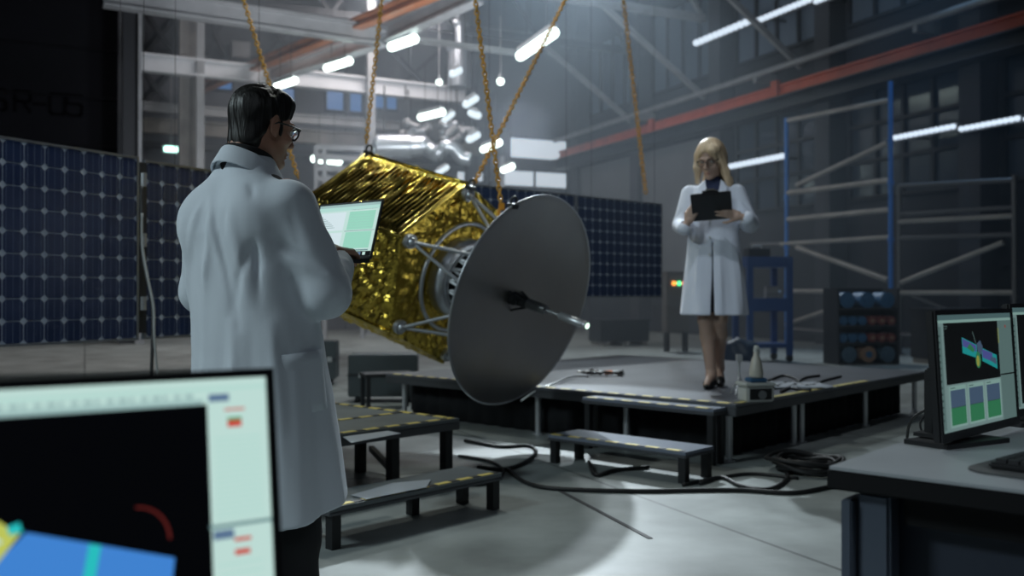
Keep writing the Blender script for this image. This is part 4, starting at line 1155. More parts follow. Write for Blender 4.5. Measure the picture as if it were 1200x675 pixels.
def ui_main(S, seed=1, charts=True):
    """analysis window: black 3-D view with a satellite, tool column, charts below"""
    rr_ = random.Random(seed)
    S.r(0, 0, 1, 1, 'pale'); S.r(0, .955, 1, 1, 'bar'); S.r(.0, .93, 1, .955, 'mint')
    S.r(.08, .40, .80, .93, 'dark'); S.r(.02, .02, .05, .9, 'grid')
    for k in range(14): S.r(.012, .1 + k*.055, .03, .115 + k*.055, 'line')
    S.r(.085, .90, .13, .905, 'grid'); S.r(.085, .88, .12, .885, 'grid')
    # the drawn satellite
    S.p([(.30, .80), (.30, .66), (.49, .60), (.49, .72)], 'cyan'); S.p([(.305, .79), (.305, .72), (.48, .66), (.48, .715)], 'vio'); S.p([(.36, .70), (.40, .74), (.46, .68), (.44, .655)], 'green')
    S.p([(.555, .69), (.555, .57), (.76, .48), (.76, .61)], 'cyan'); S.p([(.56, .68), (.56, .60), (.70, .55), (.70, .63)], 'vio'); S.p([(.68, .60), (.75, .58), (.75, .52), (.66, .57)], 'slate')
    S.p([(.49, .73), (.54, .76), (.57, .70), (.55, .63), (.50, .64)], 'slate')
    S.p([(.50 + .035*math.cos(t), .585 + .075*math.sin(t)) for t in [2*PI*i/16 for i in range(16)]], 'green'); S.p([(.495 + .02*math.cos(t), .575 + .05*math.sin(t)) for t in [2*PI*i/14 for i in range(14)]], 'yel')
    S.p([(.44, .84), (.445, .845), (.485, .73), (.48, .73)], 'grid')
    # right tool column
    S.r(.80, .0, 1, .93, 'grid'); S.r(.80, .415, 1, .428, 'dark')
    for j in range(26):
        for i in range(4):
            z = .90 - j*.033; 
            if rr_.random() < .55: S.r(.815 + i*.045, z - .012, .835 + i*.045 + rr_.random()*.012, z, 'line' if rr_.random() < .75 else 'pale', 30)
    S.r(.90, .86, .915, .885, 'red'); S.r(.795, .72, .803, .86, 'yel')
    # charts
    for i in range(3):
        x0 = .11 + i*.235; x1 = x0 + .185
        S.r(x0 - .012, .03, x1 + .012, .385, 'mint'); S.r(x0, .05, x1, .35, 'slate'); S.r(x0, .05, x1, .20, 'green'); S.r(x0, .198, x1, .203, 'line')
        for k in range(1, 6): S.r(x0 + (x1-x0)*k/6, .05, x0 + (x1-x0)*k/6 + .002, .35, 'bar', 45)
        for k in range(1, 7): S.r(x0, .05 + .3*k/7, x1, .052 + .3*k/7, 'bar', 46)
        S.r(x0, .365, x0 + .06, .372, 'line')
def ui_near(S):
    S.r(0, 0, 1, 1, 'dark')
    S.r(0, .918, 1, 1, 'white'); S.r(0, .918, .875, .935, 'pale'); S.r(0, .965, 1, .972, 'mint')
    for k in range(18): S.r(.50 + k*.02, .94, .508 + k*.02 + .004*(k % 3), .955, 'pale', 40)
    S.r(.882, 0, 1, .95, 'white'); S.r(.885, .925, .925, .95, 'slate')
    S.r(.915, .893, .955, .90, 'red'); S.r(.920, .838, .948, .860, 'red'); S.r(.920, .860, .948, .870, 'green')
    for k in range(16): S.r(.892, .80 - k*.017, .985, .804 - k*.017, 'mint')
    S.r(.878, .512, 1, .524, 'bar'); S.r(.885, .475, .925, .505, 'slate'); S.r(.925, .462, .958, .474, 'red'); S.r(.925, .418, .955, .436, 'red')
    for k in range(10): S.r(.892, .39 - k*.03, .98, .394 - k*.03, 'mint')
    arc = [(.745 + .062*math.cos(t), .50 + .115*math.sin(t)) for t in [PI*(1 - i/14) for i in range(15)]]; S.p([(.745 + .062*math.cos(PI*i/14), .50 + .115*math.sin(PI*i/14)) for i in range(8)] + [(.745 + .057*math.cos(PI*i/14), .50 + .108*math.sin(PI*i/14)) for i in range(7, -1, -1)], 'dimred')
    S.p([(.565, .578), (.812, .440), (.80, .30), (.52, .30), (.515, .50)], 'blue'); S.p([(.665, .52), (.685, .51), (.66, .30), (.64, .30)], 'cyan')
    S.p([(.40, .60), (.46, .64), (.52, .625), (.555, .575), (.52, .50), (.42, .42)], 'yel'); S.p([(.46, .58), (.50, .60), (.53, .56), (.47, .50)], 'white'); S.p([(.535, .60), (.555, .61), (.56, .58), (.54, .575)], 'cyan')
    S.p([(.20, .52), (.40, .55), (.42, .42), (.22, .36)], 'blue')
def monitor(M, W, Hh, ui, label, tilt=.08, bz=.008, zoff=.10, chin=.018, pdx=0.0, pal=None, corner=None, rz=0.0, grp=None):
    """origin on the table under the stand; screen faces local -y; x right"""
    T = Matrix.Translation((pdx, -.02, zoff + Hh/2)) @ Matrix.Rotation(-tilt, 4, 'X') @ Matrix.Translation((-W/2, 0, -Hh/2))
    if corner is not None:
        l = corner - Matrix.Rotation(rz, 3, 'Z') @ (T @ Vector((W + bz, 0, Hh + bz))); M = TR(l, rz)
    t = thing('monitor', label, 'monitor', M, grp); t['zdesk'] = M.translation.z
    b = MB(); b.box((-bz, 0, -chin), (W + bz, .018, Hh + bz), bev=.003, M=T); b.box((W*.2, .018, Hh*.15), (W*.8, .045, Hh*.75), bev=.012, M=T); b.build('housing', M_black, t)
    b = MB(); f = .006
    for lo, hi in (((-bz, -.003, Hh), (W + bz, 0, Hh + bz)), ((-bz, -.003, -chin), (W + bz, 0, 0)), ((-bz, -.003, 0), (0, 0, Hh)), ((W, -.003, 0), (W + bz, 0, Hh))): b.box(lo, hi, M=T)
    b.build('bezel', M_black, t)
    S = Screen(W, Hh); ui(S); S.b.v = [tuple(T @ Vector(v)) for v in S.b.v]; S.b.build('screen', pal or PAL, t)
    b = MB(); b.box((-.025, .03, .01), (.025, .055, zoff + Hh*.5), bev=.006); b.box((-.03, .015, zoff + Hh*.4), (max(.03, pdx), .05, zoff + Hh*.52), bev=.004); b.build('stand_neck', M_black, t)
    b = MB(); b.prism([(-.085, .070), (-.105, -.03), (.095, -.08), (.115, .035)], 0, .010); b.prism([(-.05, -.02), (.05, -.02), (.04, .07), (-.04, .07)], .012, .02); b.build('stand_base', M_black, t)
    return t

# ================================================================ right desk
ZD = .72
DC = G(968, 546, ZD)
TD = math.radians(48.5)
MD = TR((DC.x, DC.y, 0), TD)    # local x = away along the left edge, local -y = toward the camera side
M_dtop = mat('grey_desk_laminate', (.36, .38, .40), .38, bump=.02, bscale=40, var=.06, vscale=5)
M_dedge = mat('black_desk_edge', (.004, .004, .005), .6, spec=.25)
M_navy = mat('navy_desk_panel', (.022, .03, .05), .55, var=.12, vscale=3)
M_leg = mat('desk_leg_blue_grey', (.10, .12, .16), .4, .4)
desk = thing('work_desk', 'grey-topped desk with black edges and navy front panel carrying the monitors', 'desk', MD)
b = MB(); b.box((.004, -2.2, ZD - .006), (1.3, -.004, ZD)); b.build('desk_top', M_dtop, desk)
b = MB(); b.box((0, -2.2, ZD - .042), (1.304, 0, ZD - .0065), bev=.003); b.box((.06, -2.2, ZD - .10), (.08, -.12, ZD - .043)); b.build('edge_band', M_dedge, desk)
b = MB(); b.box((.10, -2.15, .012), (.115, -.05, ZD - .05)); b.build('front_panel', M_navy, desk)
for (x, y) in ((.03, -.045), (1.2, -.045), (.03, -2.1)):
    b = MB(); b.box((x, y - .06, 0), (x + .055, y, ZD - .045), bev=.006); lg = b.build('leg', M_leg, desk)
    b = MB(); b.box((x + .0555, y - .045, .02), (x + .068, y - .015, ZD - .06), bev=.003); b.build('cable_cover', M_steel_d, lg)
b = MB(); b.box((.012, -.042, .03), (.085, -.022, ZD - .06), bev=.003); b.build('side_rail', M_leg, desk)
def on_desk(px, py, ang): q = G(px, py, ZD); return TR((q.x, q.y, ZD), ang)
monitor(on_desk(1117, 519, math.radians(43)), .412, .243, lambda S: ui_main(S, 2), 'desk monitor showing a small satellite model above three green charts', tilt=.06, zoff=.034, bz=.010, pdx=.086, pal=PALD)
def ui_second(S):
    ui_main(S, 5); S.r(.06, .05, .80, .93, 'dark')
mo = G(1116, 521, ZD); dd = Vector((math.cos(math.radians(43)), math.sin(math.radians(43)), 0)); monitor(TR((1.285, 2.34, ZD), math.radians(38)), .412, .243, ui_second, 'second desk monitor with a black view, cut by the right picture edge', tilt=.06, zoff=.045, bz=.010, pdx=.086, pal=PALD)
# mouse mat, keyboard
kq = G(1193, 549, ZD)
MK = TR((kq.x, kq.y, ZD), math.radians(43))
KO = G(1131, 549, ZD); ang = math.radians(-50)
b = MB(); MM = TR((KO.x, KO.y, ZD), ang); rr0 = .05
def rrect(w, h, r, n=6):
    out = []
    for cx, cy, a0 in ((w - r, h - r, 0), (r, h - r, 90), (r, r, 180), (w - r, r, 270)):
        out += [(cx + r*math.cos(math.radians(a0 + 90*i/n)), cy + r*math.sin(math.radians(a0 + 90*i/n))) for i in range(n + 1)]
    return out
b.prism(rrect(.62, .30, .05), .0005, .004, M=MM @ Matrix.Translation((-.0, -.03, 0)))
one(b, 'desk_mat', mat('grey_desk_mat', (.075, .078, .08), .7), 'dark grey desk mat with a rounded corner under the keyboard', 'desk mat', KO)
MK2 = MM @ Matrix.Translation((.035, .01, .0045))
kb = thing('keyboard', 'black keyboard on the grey desk mat at the right picture edge', 'keyboard', MK2)
b = MB(); b.box((0, 0, 0), (.44, .14, .012), bev=.004); b.build('keyboard_body', M_black, kb)
b = MB()
for r_ in range(5):
    for c_ in range(20):
        x = .010 + c_ * .0212; y = .010 + r_ * .0245
        b.box((x, y, .012), (x + .0175, y + .020, .0185))
b.build('keys', mat('black_key_plastic', (.022, .022, .025), .5), kb)
b = MB(); b.tube(catmull([MK2 @ Vector((.02, .14, .006)), MK2 @ Vector((.01, .20, .004)), MK2 @ Vector((.06, .25, .004)), MK2 @ Vector((.12, .22, .004)), MK2 @ Vector((.2, .27, .004))], 6), .003, n=6)
one(b, 'keyboard_cable', mat('grey_cable', (.25, .26, .27), .5), 'thin grey cable looping over the desk behind the keyboard', 'cable', MK2 @ Vector((.1, .25, 0)))
b = MB(); b.tube(catmull([P(1097, 478, 2.12), P(1083, 481, 2.14), P(1068, 492, 2.18), P(1063, 508, 2.22), P(1063, 530, 2.26), P(1066, 600, 2.3)], 7), .0035, n=6)
one(b, 'monitor_cable', M_rubber, 'black cable curving from behind the desk monitor down past the desk edge', 'cable', P(1097, 478, 2.12))
b = MB(); b.tube(catmull([P(1086, 482, 2.13), P(1078, 496, 2.14), P(1082, 508, 2.13), G(1092, 511, ZD + .003)], 6), .0025, n=6)
one(b, 'monitor_cable', M_rubber, 'thinner black cable ending on the desk beside the monitor base', 'cable', G(1092, 511, ZD))

# ================================================================ near monitor on its own desk
na = math.radians(34.5)
ZN = .60
Wn, Hn = .53, .31
tr = P(321, 436, 1.01)     # upper right corner of the housing
dirn = Vector((math.cos(na), math.sin(na), 0))
cn = tr - dirn * (Wn/2 + .01); 
MN = TR((cn.x + .012, cn.y - .012, ZN), na)
mn = monitor(None, Wn, Hn, ui_near, 'large blurred monitor in the lower left corner, bright tool column and black view', tilt=.13, zoff=.06, bz=.009, corner=P(320, 431, 1.01), rz=na)
ZN = WM[mn.name].translation.z; cn = WM[mn.name].translation.copy()
dk = thing('work_desk', 'low desk under the large blurred monitor in the lower left corner', 'desk', TR((cn.x, cn.y, 0), na))
b = MB(); b.box((-.75, -.35, ZN - .03), (.36, .22, ZN - .001), bev=.003); b.build('desk_top', M_dtop, dk)
for x, y in ((-.7, -.3), (.30, -.3), (.30, .17), (-.7, .17)):
    b = MB(); b.box((x - .02, y - .02, 0), (x + .02, y + .02, ZN - .03)); b.build('leg', M_leg, dk)
# ================================================================ people
M_skin = mat('skin', (.42, .22, .15), .5, sss=.12, bump=.04, bscale=60)
M_skinw = mat('light_skin', (.42, .29, .23), .5, sss=.12)
M_coat = mat('white_lab_coat_cotton', (.66, .71, .77), .85, bump=.45, bscale=7, stretch=(1, 1, .45))
M_coatw = mat('white_lab_coat_cotton_far', (.68, .73, .84), .85, bump=.3, bscale=8, stretch=(1, 1, .45))
M_hairb = mat('black_hair', (.007, .006, .005), .45, bump=.5, bscale=26, stretch=(3, 3, .35))
M_hairl = mat('blonde_hair', (.55, .42, .28), .42, bump=.5, bscale=24, stretch=(3, 3, .25), var=.2, vscale=14)
M_trou = mat('black_trousers', (.008, .008, .010), .8)
M_shirt = mat('black_sweater', (.008, .008, .009), .9)
M_navyb = mat('navy_blouse', (.015, .025, .07), .8)
M_shoe = mat('black_shoe', (.008, .008, .008), .35)
M_eyew = mat('eye_white', (.6, .6, .58), .3); M_iris = mat('dark_iris', (.02, .015, .01), .2)
M_lip = mat('lips', (.30, .11, .09), .45)

def xf(M, p):   # points (N,3) into the local frame of M
    I = np.array(M.inverted()); return p @ I[:3, :3].T + I[:3, 3]
def head_sdf(q, fem=False):
    """q in head frame: x right, y forward, z up, origin at the centre between the ears, eye level about z=.005"""
    k = .94 if fem else 1.0
    d = ell(q, (0, -.014, .034), (.077*k, .096, .088))
    d = smin(d, ell(q, (0, .030, -.030), (.061*k, .062, .082)), .03)
    d = smin(d, cap(q, (-.040*k, .005, -.062), (-.014*k, .066, -.100), .022*k, .017), .02)
    d = smin(d, cap(q, (.040*k, .005, -.062), (.014*k, .066, -.100), .022*k, .017), .02)
    d = smin(d, ell(q, (0, .076, -.100), (.022*k, .020, .018)), .015)
    for s in (-1, 1):
        d = smin(d, ell(q, (s*.046*k, .055, -.030), (.022, .026, .020)), .015)     # cheek
        d = smax(d, -ell(q, (s*.031, .094, .006), (.019, .013, .012)), .012)           # eye socket
        d = smin(d, cap(q, (s*.012, .090, .025), (s*.048, .078, .024), .009, .006), .010)  # brow
        d = smin(d, smax(ell(q, (s*.031, .0775, .004), (.0138, .0132, .0138)), -(q[:, 2] - .0045 - .1 * (q[:, 1] - .08)), .002), .003)  # upper lid
        d = smin(d, smax(ell(q, (s*.031, .0775, .004), (.0132, .0126, .0132)), q[:, 2] + .0035, .002), .003)  # lower lid
        d = smin(d, ell(q, (s*.012, .100, -.036), (.009, .009, .007)), .006)            # nostril wing
        # ear
        e = ell(q, (s*.080*k, -.008, -.008), (.007, .019, .032)); e = smax(e, -ell(q, (s*.090*k, -.004, -.004), (.006, .010, .018)), .004)
        e = smin(e, cap(q, (s*.073*k, .002, -.024), (s*.078*k, .0, -.038), .008, .006), .006)
        d = smin(d, e, .008)
    d = smin(d, cap(q, (0, .090, .012), (0, .115, -.028), .006, .0105), .012)         # nose
    d = smin(d, ell(q, (0, .086, -.066), (.026, .013, .006)), .006); d = smin(d, ell(q, (0, .084, -.077), (.022, .012, .006)), .006)
    d = smax(d, -cap(q, (-.022, .100, -.0715), (.022, .100, -.0715), .0022), .003)
    return d
def eyes(M, parent, brow):
    for s in (-1, 1):
        b = MB(); b.ball((s*.031, .0775, .004), .0115, n=12); b.ball((s*.0312, .0860, -.0005), .0046, mi=1, n=8); b.v = [tuple(M @ Vector(v)) for v in b.v]
        b.build('eye', [M_eyew, M_iris], parent)
        b = MB(); b.tube([M @ Vector(v) for v in [(s*.014, .0985, .022), (s*.030, .0965, .0285), (s*.048, .084, .0245)]], [.0030, .0036, .0016], n=6); b.build('eyebrow', brow, parent)
    b = MB(); b.ball((0, .0935, -.0665), .0105, n=10, sc=(2.0, .45, .34)); b.ball((0, .0915, -.0765), .0105, n=10, sc=(1.75, .5, .42)); b.v = [tuple(M @ Vector(v)) for v in b.v]; b.build('lips', M_lip, parent)
def hand_prims(M, curls, side=1, thumb=(.6, .4), spread=.06):
    """list of capsules for a hand: M maps hand frame (y to the finger tips, z out of the back of the hand, thumb to +x*side) to the body frame"""
    out = []
    w = lambda v: tuple(M @ Vector(v))
    xs = (.030, .010, -.010, -.029); ys = (.048, .052, .049, .042); ln = (.070, .079, .073, .057)
    for x, y in zip(xs, ys): out.append((w((x*.7*side, -.035, 0)), w((x*side, y, 0)), .0135, .0105))
    out.append((w((0, -.075, 0)), w((0, -.03, 0)), .024, .021))
    for i in range(4):
        p = Vector((xs[i]*side, ys[i], 0)); a = 0; sp = (1.5 - i) * spread * side; c = curls[i] if isinstance(curls, (list, tuple)) else curls
        for k, (f, r0, r1) in enumerate(((.46, .0098, .0088), (.31, .0088, .0080), (.23, .0080, .0068))):
            a += c * (.9 if k == 0 else 1.1)
            q = p + Vector((math.sin(sp), math.cos(a), -math.sin(a))) * ln[i] * f
            out.append((w(p), w(q), r0, r1)); p = q
    p = Vector((.022*side, -.030, -.004)); q = Vector((.044*side, .002, -.012)); out.append((w(p), w(q), .0145, .0115))
    r = q + Vector((thumb[0]*.034*side, .028, -thumb[1]*.03)); out.append((w(q), w(r), .0112, .0098))
    s = r + Vector((thumb[0]*.008*side, .024, -thumb[1]*.02)); out.append((w(r), w(s), .0098, .0078))
    return out
def prims_sdf(p, prims, k=.006):
    d = None
    for a, b, ra, rb in prims:
        e = cap(p, a, b, ra, rb); d = e if d is None else smin(d, e, k)
    return d
def look(origin, fwd, up=(0, 0, 1)):
    """matrix with y along fwd, z near up"""
    y = Vector(fwd).normalized(); x = y.cross(Vector(up)).normalized(); z = x.cross(y)
    return Matrix(((x.x, y.x, z.x, origin[0]), (x.y, y.y, z.y, origin[1]), (x.z, y.z, z.z, origin[2]), (0, 0, 0, 1)))

# ---------------------------------------------------------------- man with the laptop
MPOS = TR((-.785, 2.82, 0), math.radians(-35))
man = thing('person', 'dark-haired man in glasses and white lab coat seen from behind, holding a laptop', 'person', MPOS)
MH = Matrix.Translation((.010, .035, 1.548)) @ Matrix.Rotation(math.radians(-6), 4, 'Z') @ Matrix.Rotation(math.radians(-10), 4, 'X') @ Matrix.Scale(.965, 4)
LAPC = Vector((0, .36, 1.150))   # hinge centre of the laptop
hR = look((.13, .235, 1.175), (-.35, .90, .0), (0, 0, 1)); hL = look((-.07, .265, 1.112), (.75, .55, .05), (0, 0, -1))
handsR = hand_prims(hR, (.30, .35, .35, .4), side=-1, thumb=(.5, .3)); handsL = hand_prims(hL, (.10, .10, .10, .12), side=-1, thumb=(.7, .1))
def man_body(p):
    d = head_sdf(xf(MH, p))
    d = smin(d, cap(p, (0, -.035, 1.40), (0, -.01, 1.50), .060, .056), .03)
    d = smin(d, loft(p, [(.88, 0, 0, .15, .10), (1.1, 0, 0, .14, .10), (1.3, 0, 0, .16, .10), (1.38, 0, -.01, .12, .08), (1.42, 0, -.02, .06, .05)]), .03)
    for s in (-1, 1):
        el = (.245, .06, 1.05) if s > 0 else (-.255, .03, 1.055)
        wr = tuple((hR if s > 0 else hL) @ Vector((0, -.075, 0)))
        d = smin(d, cap(p, (s*.17, -.01, 1.33), el, .045, .038), .03); d = smin(d, cap(p, el, wr, .038, .026), .02)
        d = smin(d, cap(p, (.03 + s*.085, 0, .92), (.055 + s*.115, .02, .50), .070, .05), .03); d = smin(d, cap(p, (.055 + s*.115, .02, .50), (.055 + s*.12, 0, .09), .05, .036), .02)
        d = smin(d, cap(p, (.055 + s*.12, -.03, .05), (.055 + s*.13, .14, .035), .030, .026), .02)
    d = smin(d, prims_sdf(p, handsR), .008); d = smin(d, prims_sdf(p, handsL), .008)
    return d
sdf_obj('body', man_body, (-.38, -.25, -.02), (.36, .50, 1.72), .0052, M_skin, man)
eyes(MH, man, M_hairb)
def man_hair(p):
    q = xf(MH, p)
    d = smin(ell(q, (0, -.016, .036), (.0805, .102, .092)), ell(q, (0, -.050, -.045), (.064, .052, .085)), .03)
    d = smin(d, ell(q, (.0, .035, .088), (.058, .060, .040)), .03)    # swept top
    # keep out the face, the ears, below the nape line
    d = smax(d, -(ell(q, (0, .105, -.045), (.085, .075, .105))), .008)
    zl = np.where(q[:, 1] > -.035, -.005 + 0 * q[:, 1], -.078)
    line = np.interp(q[:, 1], [-.12, -.06, -.032, -.015, .02, .05], [-.118, -.115, -.085, .020, .012, .035])
    d = smax(d, (line - q[:, 2]) * .8, .006)
    for s in (-1, 1): d = smin(d, ell(q, (s*.0775, .017, -.010), (.006, .009, .026)), .006)  # sideburn
    n = .0018 * np.sin(q[:, 0] * 260 + 30 * q[:, 2] + 6 * np.sin(q[:, 1] * 40)) + .0016 * np.sin(q[:, 0] * 120 - 60 * q[:, 1])
    return d + n
sdf_obj('hair', man_hair, (-.14, -.16, 1.42), (.15, .19, 1.72), .0030, M_hairb, man)
# glasses
gl = MB()
for s in (-1, 1):
    pts = [(s*.034 + .024*math.cos(t), .101 - .004*abs(math.cos(t)), .000 + .018*math.sin(t)) for t in [2*PI*i/20 for i in range(20)]]
    gl.tube([MH @ Vector(v) for v in pts], .0026, n=6, closed=True)
    gl.tube([MH @ Vector(v) for v in [(s*.058, .099, .008), (s*.072, .092, .010), (s*.083, .05, .008), (s*.084, .0, .004), (s*.083, -.018, -.008)]], .0026, n=6)
gl.tube([MH @ Vector(v) for v in [(-.011, .102, .004), (0, .105, .007), (.011, .102, .004)]], .0026, n=6)
gf = gl.build('glasses', M_black, man)
M_lens = mat('clear_lens', (.9, .95, 1), .02, trans=1.0)
for s in (-1, 1):
    b = MB(); c = Vector((s*.034, .0995, 0)); vs = [c + Vector((.022*math.cos(t), -.002*abs(math.cos(t)), .016*math.sin(t))) for t in [2*PI*i/20 for i in range(20)]]
    b.add([MH @ v for v in vs] + [MH @ (v + Vector((0, .0012, 0))) for v in vs], [tuple(range(20)), tuple(range(39, 19, -1))] + [(i, (i+1) % 20, 20 + (i+1) % 20, 20 + i) for i in range(20)]); b.build('lens', M_lens, gf)
# sweater collar
def swe(p):
    q = p - np.array((0, -.022, 0)); r = np.hypot(q[:, 0] / .070, (q[:, 1] - (p[:, 2] - 1.40) * .2) / .072)
    d = (np.abs(r - 1) * .07 - .006); zt_ = 1.470 + q[:, 1] * -.30
    return smax(smax(d, p[:, 2] - zt_, .008), 1.36 - p[:, 2], .008)
sdf_obj('sweater_collar', swe, (-.12, -.14, 1.34), (.12, .12, 1.52), .005, M_shirt, man)
sdf_obj('sweater', lambda p: loft(p, [(.90, .01, 0, .172, .124), (1.1, 0, 0, .165, .120), (1.3, 0, 0, .172, .108), (1.37, 0, -.01, .135, .086), (1.40, 0, -.015, .10, .07)]), (-.2, -.15, .86), (.2, .15, 1.44), .010, M_shirt, man)
# lab coat
EL_R = (.262, .055, 1.045); EL_L = (-.262, .03, 1.05)
def man_coat(p):
    zhem = .40 + .22 * np.clip(p[:, 1] + .1, -.1, .4)
    d = loft(p, [(.30, .062, .0, .285, .200), (.45, .060, .0, .268, .190), (.65, .054, .0, .243, .172), (.87, .042, -.005, .218, .155), (1.00, .026, -.01, .210, .150),
                 (1.12, .010, -.012, .212, .148), (1.22, 0, -.014, .216, .145), (1.29, 0, -.014, .200, .130), (1.35, 0, -.014, .150, .110), (1.39, 0, -.014, .110, .092), (1.44, 0, -.014, .085, .075), (1.46, 0, -.014, .07, .06)], 2.25)
    d = smin(d, ell(p, (.10, -.06, 1.25), (.10, .095, .12)), .05); d = smin(d, ell(p, (-.10, -.06, 1.25), (.10, .095, .12)), .05)
    for s, el, wr in ((1, EL_R, (.150, .215, 1.135)), (-1, EL_L, (-.13, .22, 1.095))):
        a = cap(p, (s*.176, -.012, 1.292), el, .082, .070)
        a = smin(a, cap(p, el, wr, .070, .050), .03)
        d = smin(d, a, .028)
    # cuffs end cleanly
    # folds: (a, b, width, amount)
    F = [((.03, -.17, 1.30), (-.02, -.19, .95), .022, .012), ((-.02, -.19, .95), (.0, -.2, .60), .030, .012),
         ((.085, -.17, 1.30), (.05, -.19, 1.02), .016, -.012), ((.10, -.16, 1.28), (.15, -.13, 1.02), .020, .010), ((.15, -.13, 1.18), (.10, -.16, .98), .016, -.009),
         ((-.07, -.17, 1.26), (-.08, -.18, .90), .020, -.008), ((-.11, -.16, 1.25), (-.13, -.15, .85), .022, .009), ((-.16, -.12, 1.2), (-.17, -.12, .8), .02, -.008),
         ((.11, -.17, .95), (.15, -.18, .45), .022, .013), ((.17, -.15, .95), (.21, -.15, .42), .020, -.013), ((.22, -.11, .95), (.27, -.10, .45), .025, .011),
         ((-.05, -.19, .85), (-.06, -.2, .42), .024, -.010), ((-.12, -.17, .80), (-.15, -.17, .42), .022, .010),
         ((.13, -.11, 1.36), (.17, -.10, 1.20), .012, -.010), ((.16, -.08, 1.16), (.17, -.08, 1.0), .014, -.014), ((-.155, -.09, 1.3), (-.17, -.09, 1.05), .014, -.012),
         # sleeve creases
         ((.20, -.09, 1.20), (.31, .00, 1.11), .010, -.008), ((.22, -.06, 1.15), (.33, .03, 1.08), .011, .008), ((.20, -.06, 1.10), (.30, .10, 1.06), .010, -.009),
         ((.24, .0, 1.00), (.31, .09, 1.09), .009, .008), ((.20, .05, 1.0), (.29, .14, 1.12), .009, -.008), ((.17, .12, 1.05), (.25, .18, 1.16), .009, .007), ((.28, .03, 1.25), (.29, .08, 1.12), .013, .007),
         ((.25, -.07, 1.30), (.27, -.05, 1.16), .014, -.006), ((.18, .12, 1.03), (.24, .06, .985), .010, -.006),
         # hip pocket crease
         ((.215, -.09, .86), (.235, .02, .875), .006, -.006), ((-.215, -.02, .80), (-.2, .1, .80), .006, -.004),
         ((.150, -.118, 1.32), (.168, -.105, 1.02), .014, -.012), ((-.155, -.105, 1.30), (-.172, -.09, 1.02), .014, -.012),
         ((-.02, -.15, 1.36), (.10, -.17, 1.05), .018, .009), ((.03, -.16, 1.28), (.13, -.15, .95), .014, -.010), ((-.03, -.16, 1.34), (-.10, -.17, 1.1), .016, .007)]
    d0 = d
    for a, b_, w_, am in F: d = d + ridge(p, a, b_, max(w_ * .95, .014), max(-.012, min(.013, am * 1.15)))
    an = np.arctan2(p[:, 1], p[:, 0]); low = np.clip((1.0 - p[:, 2]) / .6, 0, 1)
    d = d + low * (.007 * np.sin(an * 9 + 1.5 * np.sin(p[:, 2] * 4)) + .004 * np.sin(an * 17 + 2))
    d = d + .0025 * np.sin(p[:, 2] * 33 + p[:, 0] * 21 + 3 * np.sin(p[:, 0] * 13)) * np.clip(p[:, 2] - .5, 0, 1)
    inner = d0 + .034
    d = smax(d, zhem - p[:, 2], .004)
    hollow = np.maximum(inner, p[:, 2] - .98); d = np.maximum(d, -hollow)                     # open below
    wrR = cap(p, (.150, .215, 1.135), (.20, .40, 1.15), .043); wrL = cap(p, (-.13, .22, 1.095), (-.05, .35, 1.11), .043)
    d = smax(d, -wrR, .005); d = smax(d, -wrL, .005)
    d = smax(d, -cap(p, (0, -.01, 1.42), (0, .0, 1.6), .066, .075), .006)
    # open front below the chest
    d = np.maximum(d, -np.maximum(np.abs(p[:, 0]) - (.012 + .08 * np.clip(1.0 - p[:, 2], 0, 1)), np.maximum(-p[:, 1], p[:, 2] - 1.25)))
    return d
coat = sdf_obj('lab_coat', man_coat, (-.36, -.26, .34), (.38, .34, 1.50), .0056, M_coat, man)
def collar_sdf(p):
    c = np.array((0, -.024, 0)); q = p - c
    lean = (p[:, 2] - 1.41)
    R = .080 - lean * .22 + .004 * np.sin(np.arctan2(q[:, 1], q[:, 0]) * 3)
    qy = q[:, 1] - lean * .22
    r = np.hypot(q[:, 0], qy * .97)
    ztop = 1.438 - qy * .50; zbot = 1.375 - qy * .50
    d1_ = np.abs(r - R) - .0045
    d1_ = smax(d1_, p[:, 2] - ztop, .004); d1_ = smax(d1_, zbot + .01 - p[:, 2], .004)
    R2 = R + .008 + (ztop - p[:, 2]) * .14; d2_ = np.abs(r - R2) - .0035; d2_ = smax(d2_, p[:, 2] - ztop, .004); d2_ = smax(d2_, zbot - p[:, 2], .004)
    d = smin(d1_, d2_, .010)
    return smax(d, qy - .055, .01)
sdf_obj('coat_collar', collar_sdf, (-.16, -.18, 1.32), (.16, .12, 1.52), .0036, M_coat, man)
def pocket(p):  return None
b = MB()
vs = []
# patch pocket on the right hip of the coat, with its seam
for i in range(7):
    for j in range(7):
        a = -.62 + .85 * i / 6; z = .70 + .17 * j / 6
        rx, ry = .239 - (z - .65) * .11, .170 - (z - .65) * .08
        vs.append(Vector((.047 + math.copysign(abs(math.cos(a)) ** .89, math.cos(a)) * rx, math.copysign(abs(math.sin(a)) ** .89, math.sin(a)) * ry, z + .012 * i / 6)))
b.add(vs, [(i*7+j, (i+1)*7+j, (i+1)*7+j+1, i*7+j+1) for i in range(6) for j in range(6)], 0, True)
pk = b.build('coat_pocket', M_coat, man); md = pk.modifiers.new('thick', 'SOLIDIFY'); md.thickness = .010; md.offset = 0
def trousers(p):
    d = loft(p, [(.80, .03, 0, .16, .115), (.92, .03, 0, .16, .115), (1.0, .02, 0, .15, .105)])
    for s in (-1, 1):
        d = smin(d, cap(p, (.03 + s*.095, .0, .88), (.055 + s*.125, .02, .48), .098, .080), .03)
        d = smin(d, cap(p, (.055 + s*.125, .02, .48), (.055 + s*.125, .0, .07), .080, .068), .02)
    return smax(d, .055 - p[:, 2], .005) + .003 * np.sin(p[:, 2] * 50 + p[:, 0] * 30)
sdf_obj('trousers', trousers, (-.22, -.17, .03), (.32, .17, 1.03), .009, M_trou, man)
